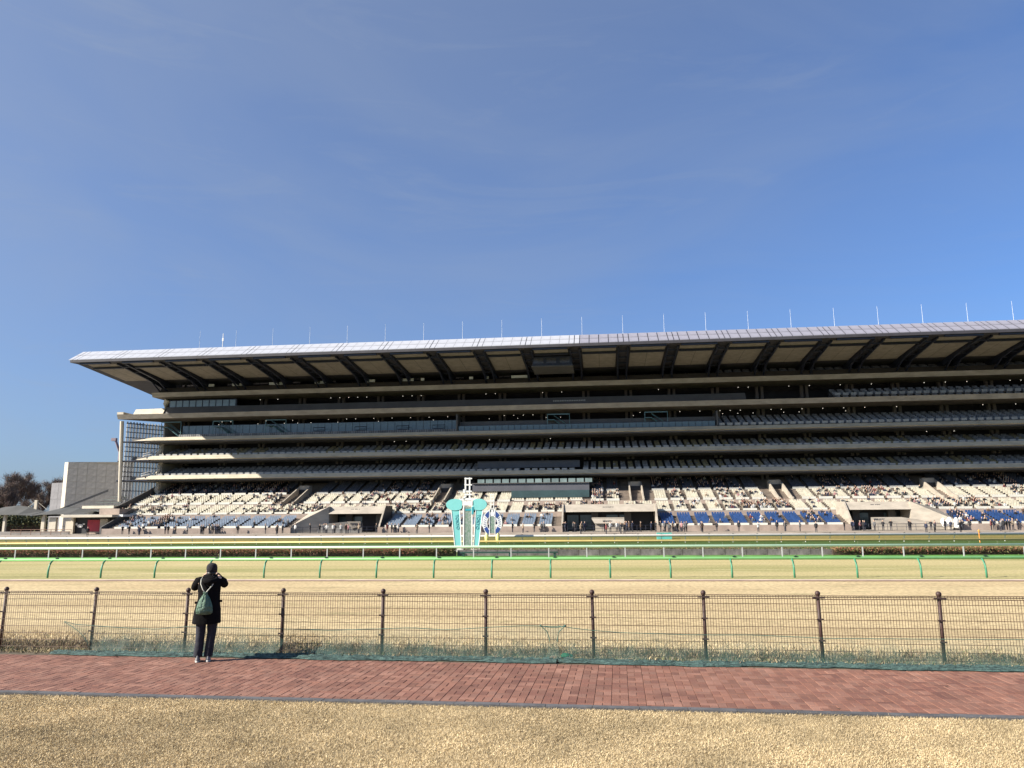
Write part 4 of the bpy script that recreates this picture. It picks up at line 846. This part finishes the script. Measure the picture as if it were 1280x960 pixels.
def bare_tree(label,x,y,h,sp,seed,mats=TW[:3],nt=9000,cat='tree',group=None,evergreen=False):
    g=random.Random(seed); o=thing('bare_tree' if not evergreen else 'evergreen_tree',label,cat,(x,y,1.2),g.uniform(0,6),group); b=MB(); tips=[]
    def br(p,d,L,r,k):
        q_=p+d*L*.5+Vector((g.uniform(-.06,.06),g.uniform(-.06,.06),0))*L; e=p+d*L; b.tube([p,q_,e],[r,r*.85,r*.65],5 if k<2 else 3,cap=False)
        if k>=4: tips.append((q_,e)); return
        if k>=2: tips.append((q_,e))
        for j in range(3 if k<3 else 2):
            nd=(d+Vector((g.uniform(-1,1),g.uniform(-1,1),g.uniform(-.1,.6)))*.75*sp).normalized(); br(e if j<2 else q_,nd,L*g.uniform(.62,.8),r*.6,k+1)
    br(Vector((0,0,0)),Vector((0,0,1)),h*.26,h*.024,0)
    obj('trunk',b,BARK,o)
    n=nt; gg=np.random.default_rng(seed); T=np.array([[*a,*c] for a,c in tips]); ii=gg.integers(0,len(T),n); t=gg.random((n,1)); P=T[ii,:3]*(1-t)+T[ii,3:]*t+gg.normal(0,h*(.02 if not evergreen else .035),(n,3))
    D=gg.normal(0,1,(n,3)); D[:,2]=np.abs(D[:,2])+.3; D/=np.linalg.norm(D,axis=1)[:,None]; L=(gg.uniform(.04,.11,(n,1))*h*(.75 if not evergreen else .4)); S=gg.normal(0,1,(n,3)); S/=np.linalg.norm(S,axis=1)[:,None]; w=h*(.0022 if not evergreen else .012)
    V=np.stack([P-S*w,P+S*w,P+D*L],1); me=bpy.data.meshes.new('crown'); me.vertices.add(n*3); me.vertices.foreach_set('co',V.ravel()); me.loops.add(n*3); me.loops.foreach_set('vertex_index',np.arange(n*3,dtype=np.int32)); me.polygons.add(n); me.polygons.foreach_set('loop_start',(np.arange(n)*3).astype(np.int32))
    for m2 in mats: me.materials.append(m2)
    me.polygons.foreach_set('material_index',gg.integers(0,len(mats),n).astype(np.int32)); me.update(calc_edges=True); link('crown',me,o); return o
EG=[mat('needle_dark',(.03,.045,.025),.9,.2,2),mat('needle_olive',(.09,.09,.03),.9,.2,2)]
TREES=[(-168,215,14.5,1.0),(-160,205,13.0,1.1),(-152,215,16,1.0),(-146,222,18.5,.95),(-139,212,15,1.0),(-177,220,14,1.1),(-163,235,15.5,1.0),(-150,240,17,1.0),(-137,230,17.5,.9),(-131,205,9,1.1)]
TREES=[(x-33,y+8,h*1.32,s) for x,y,h,s in TREES]
lb=['at the left edge of the frame','second from the left edge, lower than its neighbours','standing behind the mast of the large canopy','tallest of the row, its crown open against the sky','beside the grey annex building','half cut by the left edge','behind the left pair','in the back row behind the canopy mast','tall and thin behind the annex building','small and low beside the annex wall']
for i,(x,y,h,s) in enumerate(TREES): bare_tree('bare purple brown winter tree '+lb[i],x,y,h,s,20+i,group='bare winter trees beyond the canopies',nt=8500)
bare_tree('dark evergreen tree poking above the bare winter trees',-186,236,20,.7,50,EG[:1]+TW[3:],9000,evergreen=True)
bare_tree('low olive green evergreen behind the canopy mast',-165,205,8.5,.9,51,EG,5000,evergreen=True)
bare_tree('bare winter tree left of the annex building casting its shadow on the wall',-147,163,16,1.1,52,nt=8000)
foliage('dark_shrubbery','dark evergreen shrubbery under the bare trees behind the canopies',-230,-128,190,195,4.2,EG,20000,33,cat='shrub',lf=.35,z0=1.2)

# ================================================================ people
SKIN=mat('skin',(.55,.36,.26),.6,.05,5); HAIRM=mat('black_hair',(.015,.012,.01),.5,.1,5)
CO={'black':(.014,.014,.017),'navy':(.02,.026,.055),'grey':(.10,.10,.105),'brown':(.09,.055,.035),'white':(.55,.55,.53),'red':(.14,.035,.035),'beige':(.27,.21,.15),'pink':(.36,.19,.19)}
CM={k:mat('coat_'+k,c,.85,.15,5) for k,c in CO.items()}; TR=mat('dark_trousers',(.03,.03,.04),.85,.15,5)
def figure(pose,coat,var=0):
    b=MB(); g=random.Random(var)
    def rg(z,rx,ry,cx=0,cy=0,n=8): return [(cx+rx*math.cos(2*PI*k/n),cy+ry*math.sin(2*PI*k/n),z) for k in range(n)]
    if pose=='stand':
        for s in(-1,1): b.tube([(s*.10,-.05,.03),(s*.10,0,.08),(s*.10,0,.45),(s*.09,0,.86)],[.05,.05,.062,.085],6,1)
        b.loft([rg(.74,.19,.14),rg(.95,.18,.13),rg(1.2,.19,.13),rg(1.40,.20,.12),rg(1.46,.10,.08)],0); zt=1.46; cy=0
        for s in(-1,1):
            if var%3==0: b.tube([(s*.20,0,1.38),(s*.28,-.05,1.12),(s*.22,-.22,1.02)],[.06,.052,.04],5,0)
            elif var%3==1: b.tube([(s*.20,0,1.38),(s*.27,0,1.1),(s*.26,-.04,.82)],[.06,.052,.04],5,0)
            else: b.tube([(s*.20,0,1.38),(s*.28,-.12,1.22),(s*.10,-.22,1.45)],[.06,.052,.04],5,0)
    else:
        for s in(-1,1): b.tube([(s*.13,-.52,.03),(s*.12,-.46,.10),(s*.11,-.44,.45),(s*.10,-.02,.50)],[.05,.05,.065,.09],6,1)
        b.loft([rg(.42,.19,.15),rg(.6,.19,.14,0,-.01),rg(.85,.20,.13,0,-.02),rg(1.0,.20,.12,0,-.04),rg(1.07,.10,.08,0,-.05)],0); zt=1.06; cy=-.06
        for s in(-1,1): b.tube([(s*.20,-.03,.98),(s*.26,-.16,.75),(s*.12,-.36,.66)],[.06,.05,.04],5,0)
    b.tube([(0,cy,zt-.03),(0,cy-.01,zt+.08)],.05,6,2); b.ell((0,cy-.02,zt+.17),.085,.10,.12,8,6,2); b.ell((0,cy+.015,zt+.20),.095,.105,.115,8,6,3)
    return b.mesh('person',[CM[coat],TR,SKIN,HAIRM if var%4 else CM[g.choice(list(CO))]],True)
FIG={(p,c,v):figure(p,c,v) for p in('stand','sit') for c in CO for v in(0,1,2)}
g=random.Random(77); cw_=['black']*12+['navy']*6+['grey']*4+['brown']*3+['white','beige','red','pink','white','beige']
# seats taken: 
taken=[]
def occ(x,sec):
    base={1:.10,2:.12,3:.12,4:.12}[sec]; return base*1.3*(1+.9*math.sin(x*.21+sec)+.5*math.sin(x*.07+2*sec))+(.10 if -30<x<30 else 0)*(sec in (2,3))+(.03)
for (x,y,z,n,r_,sec) in SEATPOS:
    c0=occ(x,sec)*g.choice((.15,.35,.6,1.0,1.4,2.1))
    for i in range(n):
        for k in range(5):
            if g.random()<c0: taken.append((x-1.15+.04+.455*k+.2+g.uniform(-.04,.04),y+.12+.85*i+.42,z+r_*i-.06,sec))
taken.sort(key=lambda t:(t[3],abs(t[0])))
def zone(x):
    for lim,t in ((-72,'near the left end of the stand'),(-53,'left of the left portal'),(-41,'by the left portal'),(-16,'between left portal and finishing posts'),(-7,'right of the finishing posts'),(10,'by the central portal'),(42,'between central and right portals'),(60,'by the right portal'),(999,'right of the right portal')):
        if x<lim: return t
lab={'black':'black','navy':'navy','grey':'grey','brown':'brown','white':'white','beige':'beige','red':'red','pink':'pink'}
single=[t for t in taken if t[3]==1 and -88<t[0]<85][:150]; ss=set(id(t) for t in single)
for t in single:
    c=g.choice(cw_); X,Y=sw(t[0],t[1]); o=link('person',FIG[('sit',c,g.choice((0,1,2)))],None,(X,Y,t[2]),AS+g.uniform(-.25,.25))
    tag(o,'spectator in a %s coat in the blue seats %s'%(lab[c],zone(t[0])),'person','seated spectators in the front block')
b=MB(); 
srcs={}
for c in CO:
    for v in(0,1,2):
        me=FIG[('sit',c,v)]; srcs[(c,v)]=([tuple(q.co) for q in me.vertices],[tuple(p.vertices) for p in me.polygons],[p.material_index for p in me.polygons])
ml=list(CO); mlist=[CM[c] for c in ml]+[TR,SKIN,HAIRM]
for t in taken:
    if id(t) in ss or t[0]>112: continue
    c=g.choice(cw_); vs,fs,ms=srcs[(c,g.choice((0,1,2)))]; a=g.uniform(-.2,.2); ca,sa=math.cos(a),math.sin(a); o_=len(b.v)
    b.v+=[(t[0]+x*ca-y*sa,t[1]+x*sa+y*ca-OY,t[2]+z) for x,y,z in vs]; b.f+=[tuple(i+o_ for i in f) for f in fs]; mm=[ml.index(c),8,9,10]; b.m+=[mm[k] for k in ms]
o=obj('seated_crowd',b,mlist,None,(sx,sy,0),AS); tag(o,'scattered seated crowd filling the cream seats of the terrace','crowd',kind='stuff')
# standing along the apron and in the portals
n_st=0
for i in range(135):
    x=g.choice((g.uniform(-92,95),g.gauss(-8,10),g.gauss(48,12),g.uniform(-92,-40),g.choice((-70,-38,4,12,30,66))+g.gauss(0,1.5))); yy=g.choice((g.uniform(128.5,136.0),g.gauss(135,.6)))
    if not -96<x<100 or yy>136.05: continue
    z=float(np.interp(yy,[126,131,136],[.827,1.255,1.355])); c=g.choice(cw_); v=g.choice((0,1,2)); X,Y=sw(x,yy)
    o=link('person',FIG[('stand',c,v)],None,(X,Y,z),g.uniform(-1.2,1.2)); s_=g.uniform(.92,1.05); o.scale=(s_,s_,s_)
    tag(o,'spectator in a %s coat standing on the apron %s'%(lab[c],zone(x)),'person','spectators standing on the apron')
for i,x in enumerate((-47.5,-46.3,-44.9)):
    X,Y=sw(x-1.2,133.2); o=link('person',FIG[('stand','white',i)],None,(X,Y,1.3),.2*i); tag(o,('left','middle','right')[i]+' one of three people in white before the first portal','person','three people in white before the first portal')
for i,(x,yy) in enumerate(((1.2,134),(2.3,134.2))):
    X,Y=sw(x,yy); o=link('person',FIG[('stand','white',i)],None,(X,Y,1.33),.3); tag(o,('left','right')[i]+' one of two people in white before the central portal','person','two people in white before the central portal')
o=thing('tarpaulin','bundle of white sheeting heaped at the right end of the right portal','sheeting',(*sw(56.8,135.4),1.36)); q=MB()
for i in range(9): q.ell((g.uniform(-1.3,1.3),g.uniform(-.3,.3),g.uniform(.3,1.5)),g.uniform(.3,.7),.4,g.uniform(.3,.8),7,5)
obj('sheet_heap',q,WHITE,o)
b=MB(); b.box(-1.1,1.1,-.3,.3,0,1.0); o=tag(obj('equipment_cover',b,mat('teal_cover',(.10,.42,.36),.6,.1,2),loc=(12.2,119,.38)),'teal covered box on the turf behind the white rail','box')
b=MB(); b.tube([(0,0,0),(0,0,1.5)],.06,6); b.ell((0,0,1.5),.12,.12,.2,8,5); tag(obj('marker_post',b,mat('orange_paint',(.75,.30,.05),.5,.1,2),loc=(51.6,107,.06)),'small orange marker post by the white rail at the right','post')

# ================================================================ the photographer in the foreground
def skinned(name,chain,parent,m_,sub=2,root=0):
    # chain: list of (verts [(co,(rx,ry))], edges)
    vs=[c for c,_ in chain[0]]; rs=[r_ for _,r_ in chain[0]]
    me=bpy.data.meshes.new(name); me.from_pydata(vs,chain[1],[]); o=bpy.data.objects.new(name,me); COL.objects.link(o)
    o.modifiers.new('s','SKIN')
    for i,v in enumerate(me.skin_vertices[0].data):
        r_=rs[i]; v.radius=r_ if hasattr(r_,'__len__') else (r_,r_); v.use_root=(i==root)
    sb=o.modifiers.new('u','SUBSURF'); sb.levels=sub; sb.render_levels=sub
    dg=bpy.context.evaluated_depsgraph_get(); m2=bpy.data.meshes.new_from_object(o.evaluated_get(dg)); bpy.data.objects.remove(o)
    m2.materials.clear(); m2.materials.append(m_); m2.polygons.foreach_set('use_smooth',[True]*len(m2.polygons)); return link(name,m2,parent)
BLACKC=mat('black_coat_cloth',(.006,.0055,.006),.95,.2,6,spec=.12,bump=.3,bscale=9); JEAN=mat('dark_indigo_denim',(.011,.012,.022),.85,.25,8,bump=.3,bscale=14)
P0=(-6.56,13.33,PATH)
per=thing('person','person in a black coat and knit hat seen from behind, photographing over the fence','person',P0,R(23))
V=[((0,0,.93),(.13,.10)),((0,0,1.12),(.13,.095)),((0,.01,1.30),(.155,.10)),((.005,.02,1.405),(.07,.06)),((.015,.04,1.47),(.05,.05)),((.02,.06,1.56),(.072,.085)),
   ((-.09,0,.88),(.09,.09)),((-.10,.01,.48),(.062,.065)),((-.115,-.01,.09),(.045,.05)),((-.125,.11,.035),(.04,.03)),
   ((.09,0,.88),(.09,.09)),((.075,.01,.48),(.062,.065)),((.045,-.01,.09),(.045,.05)),((.055,.11,.035),(.04,.03)),
   ((-.17,.01,1.36),(.06,.06)),((-.228,.10,1.265),(.045,.045)),((-.085,.29,1.44),(.033,.033)),((-.05,.32,1.48),(.04,.025)),
   ((.17,.01,1.37),(.06,.06)),((.235,.10,1.295),(.045,.045)),((.095,.29,1.45),(.033,.033)),((.065,.32,1.49),(.04,.025))]
E=[(0,1),(1,2),(2,3),(3,4),(4,5),(0,6),(6,7),(7,8),(8,9),(0,10),(10,11),(11,12),(12,13),(2,14),(14,15),(15,16),(16,17),(2,18),(18,19),(19,20),(20,21)]
for s,wi in((-1,17),(1,21)):
    w=Vector(V[wi][0])
    for k in range(5):
        i0=len(V); z0=w.z+(.028-.016*k if k<4 else -.03); 
        if k<4: pts=[(w.x-s*.01,w.y+.02,z0),(w.x-s*.035,w.y+.055,z0+.004),(w.x-s*.065,w.y+.05,z0+.002)]
        else: pts=[(w.x-s*.015,w.y-.012,w.z-.028),(w.x-s*.05,w.y-.018,w.z-.02)]
        for j,p in enumerate(pts): V.append((p,(.0095-.001*j,.0095-.001*j))); E.append((wi if j==0 else i0+j-1,i0+j))
body=skinned('body',(V,E),per,SKIN,2)
b=MB(); b.box(-.045,.045,.385,.395,1.46,1.56); obj_=obj('camera_phone',b,mat('phone_black',(.02,.02,.022),.3,.1,2)); obj_.location=P0; obj_.rotation_euler=(0,0,R(23)); tag(obj_,'dark phone held up in front of the face of the person in black','phone')
b=MB(); b.ell((-.0,.0,0),.028,.012,.022,8,5); b.v=[(x+.02,y+.147,z+1.555) for x,y,z in b.v]; obj('nose',b,SKIN,per)
def er(z,rx,ry,cx=0,cy=0,n=24,f=0,ph=0): return [(cx+rx*(1+f*math.sin(5*t+ph)+f*.6*math.sin(9*t+2*ph))*math.cos(t),cy+ry*(1+f*math.sin(4*t+ph))*math.sin(t),z) for t in [2*PI*k/n for k in range(n)]]
# coat: flared body then shoulders
b=MB(); b.loft([er(.635,.228,.168,-.015,0,28,.035,0),er(.65,.232,.170,-.015,0,28,.035,0),er(.74,.225,.166,-.012,0,28,.033,.1),er(.85,.215,.16,-.01,0,28,.03,.2),er(.95,.198,.15,-.005,0,28,.022,.4),er(1.04,.185,.14,0,0,28,.018,.8),er(1.14,.182,.135,0,0,28,.014,1),er(1.19,.188,.136,0,0,28,.02,2.2),er(1.25,.19,.135,0,0,28,.008,1),er(1.33,.20,.13,.0,.01,28,.0),er(1.39,.185,.115,0,.02,28),er(1.43,.13,.095,.003,.03,28),er(1.455,.075,.075,.01,.04,28)],0,cap=False)
coat=obj('coat',b,BLACKC,per,smooth=True)
for s in(-1,1):
    ez=1.265 if s<0 else 1.305
    b=MB(); pts=[(s*.115,.02,1.36),(s*.185,.03,1.345),(s*.222,.06,ez+.02),(s*.242,.10,ez-.02),(s*.228,.16,ez-.005),(s*.155,.24,ez+.07),(s*.10,.285,ez+.13)]
    b.tube(pts,[.075,.082,.074,.066,.062,.055,.048],14); obj('sleeve',b,BLACKC,coat,smooth=True)
b=MB(); b.tube([(-.105,-.07,1.375),(-.05,-.125,1.355),(.01,-.14,1.345),(.07,-.125,1.355),(.115,-.07,1.375),(.10,.04,1.43),(.01,.09,1.45),(-.09,.04,1.43),(-.105,-.07,1.375)],[.035,.045,.05,.045,.035,.03,.03,.03,.035],10); b.ell((.008,-.095,1.36),.10,.05,.06,12,7); obj('hood',b,BLACKC,coat,smooth=True)
for s,z in((-1,.985),(1,1.0)):
    b=MB(); b.box(s*.17,s*.225,-.03,.06,z-.012,z+.02); obj('pocket_flap',b,BLACKC,coat)
# trousers
b=MB()
for s,c,cb in((-1,-.10,-.118),(1,.082,.047)):
    b.loft([er(.085,.072,.078,cb,0,16,.03,s),er(.11,.074,.08,cb,0,16,.03,s),er(.3,.072,.078,(c+cb)/2-.002*s,.0,16,.025,1),er(.48,.076,.082,c,.005,16,.02,2),er(.66,.088,.092,c,.0,16,.01),er(.82,.10,.105,c*.97,0,16),er(.9,.105,.11,c*.9,0,16)],0)
obj('trousers',b,JEAN,per,smooth=True)
# shoes
SH=mat('grey_canvas_shoe',(.20,.20,.20),.8,.15,15); SOLE=mat('white_sole',(.45,.44,.41),.6,.1,10)
for s,cx in((-1,-.12),(1,.05)):
    b=MB(); b.loft([[(cx+.042*k*math.cos(t),.03+.13*k2*math.sin(t)*(1.0)+0,z) for t in [2*PI*j/16 for j in range(16)]] for z,k,k2 in((.0,1,1),(.018,1.05,1.03),(.03,1.0,1.0))]); so_=obj('shoe',b,SOLE,per,smooth=False)
    b=MB(); b.loft([[(cx+.040*k*math.cos(t),.03+sh+.125*k2*math.sin(t),z) for t in [2*PI*j/16 for j in range(16)]] for z,k,k2,sh in((.028,1,1,0),(.05,.98,.97,0),(.075,.9,.75,-.025),(.10,.85,.45,-.055),(.115,.8,.38,-.06))]); obj('shoe_upper',b,SH,so_,smooth=True)
# head: hat
b=MB(); rgs=[]
for z,k in((1.50,.88),(1.505,.95),(1.55,1.0),(1.58,1.0),(1.62,.90),(1.648,.62),(1.66,.2)): rgs.append(er(z,.092*k,.108*k,.02,.05,20,.008,z*90))
b.loft(rgs); obj('knit_hat',b,mat('black_knit',(.016,.015,.02),.95,.2,30,bump=.6,bscale=90),per,smooth=True)
b=MB(); b.loft([er(1.43,.062,.06,.012,.035,16),er(1.47,.078,.085,.017,.045,16),er(1.51,.084,.098,.02,.05,16)]); obj('hair',b,HAIRM,per,smooth=True)
for s in(-1,1): b=MB(); b.ell((.02+s*.082,.06,1.525),.012,.022,.032,8,6); obj('ear',b,SKIN,per,smooth=True)
# drawstring backpack
bp=thing('backpack','green drawstring backpack with pale cord straps on the back of the person','backpack',P0,R(23))
BG=mat('green_sack_cloth',(.055,.115,.07),.7,.35,9,col2=(.12,.20,.14),bump=1.0,bscale=22)
b=MB(); rr_=[]
for z,rx,ry,cy,f in((.80,.06,.03,-.185,0),(.805,.105,.05,-.19,.03),(.83,.132,.068,-.20,.03),(.88,.136,.078,-.205,.035),(.94,.125,.075,-.205,.05),(1.0,.105,.065,-.20,.08),(1.06,.08,.052,-.19,.12),(1.11,.052,.04,-.18,.16),(1.145,.028,.026,-.172,.2),(1.165,.034,.03,-.172,.22),(1.18,.03,.028,-.17,.2)):
    rr_.append([(-.052+rx*(1+f*math.cos(7*t))*math.cos(t),cy+ry*(1+f*math.sin(8*t))*math.sin(t),z) for t in [2*PI*k/36 for k in range(36)]])
b.loft(rr_); obj('sack',b,BG,bp,smooth=True)
STR=mat('pale_cord',(.50,.50,.42),.7,.1,20)
for pts in ([(-.055,-.185,1.16),(-.10,-.165,1.23),(-.135,-.14,1.31),(-.135,-.09,1.385),(-.12,0,1.42)],[(-.045,-.185,1.16),(0,-.165,1.22),(.05,-.15,1.28),(.085,-.12,1.35),(.095,-.04,1.415)]):
    b=MB(); b.tube(pts,.0085,6); obj('strap',b,STR,bp,smooth=True)
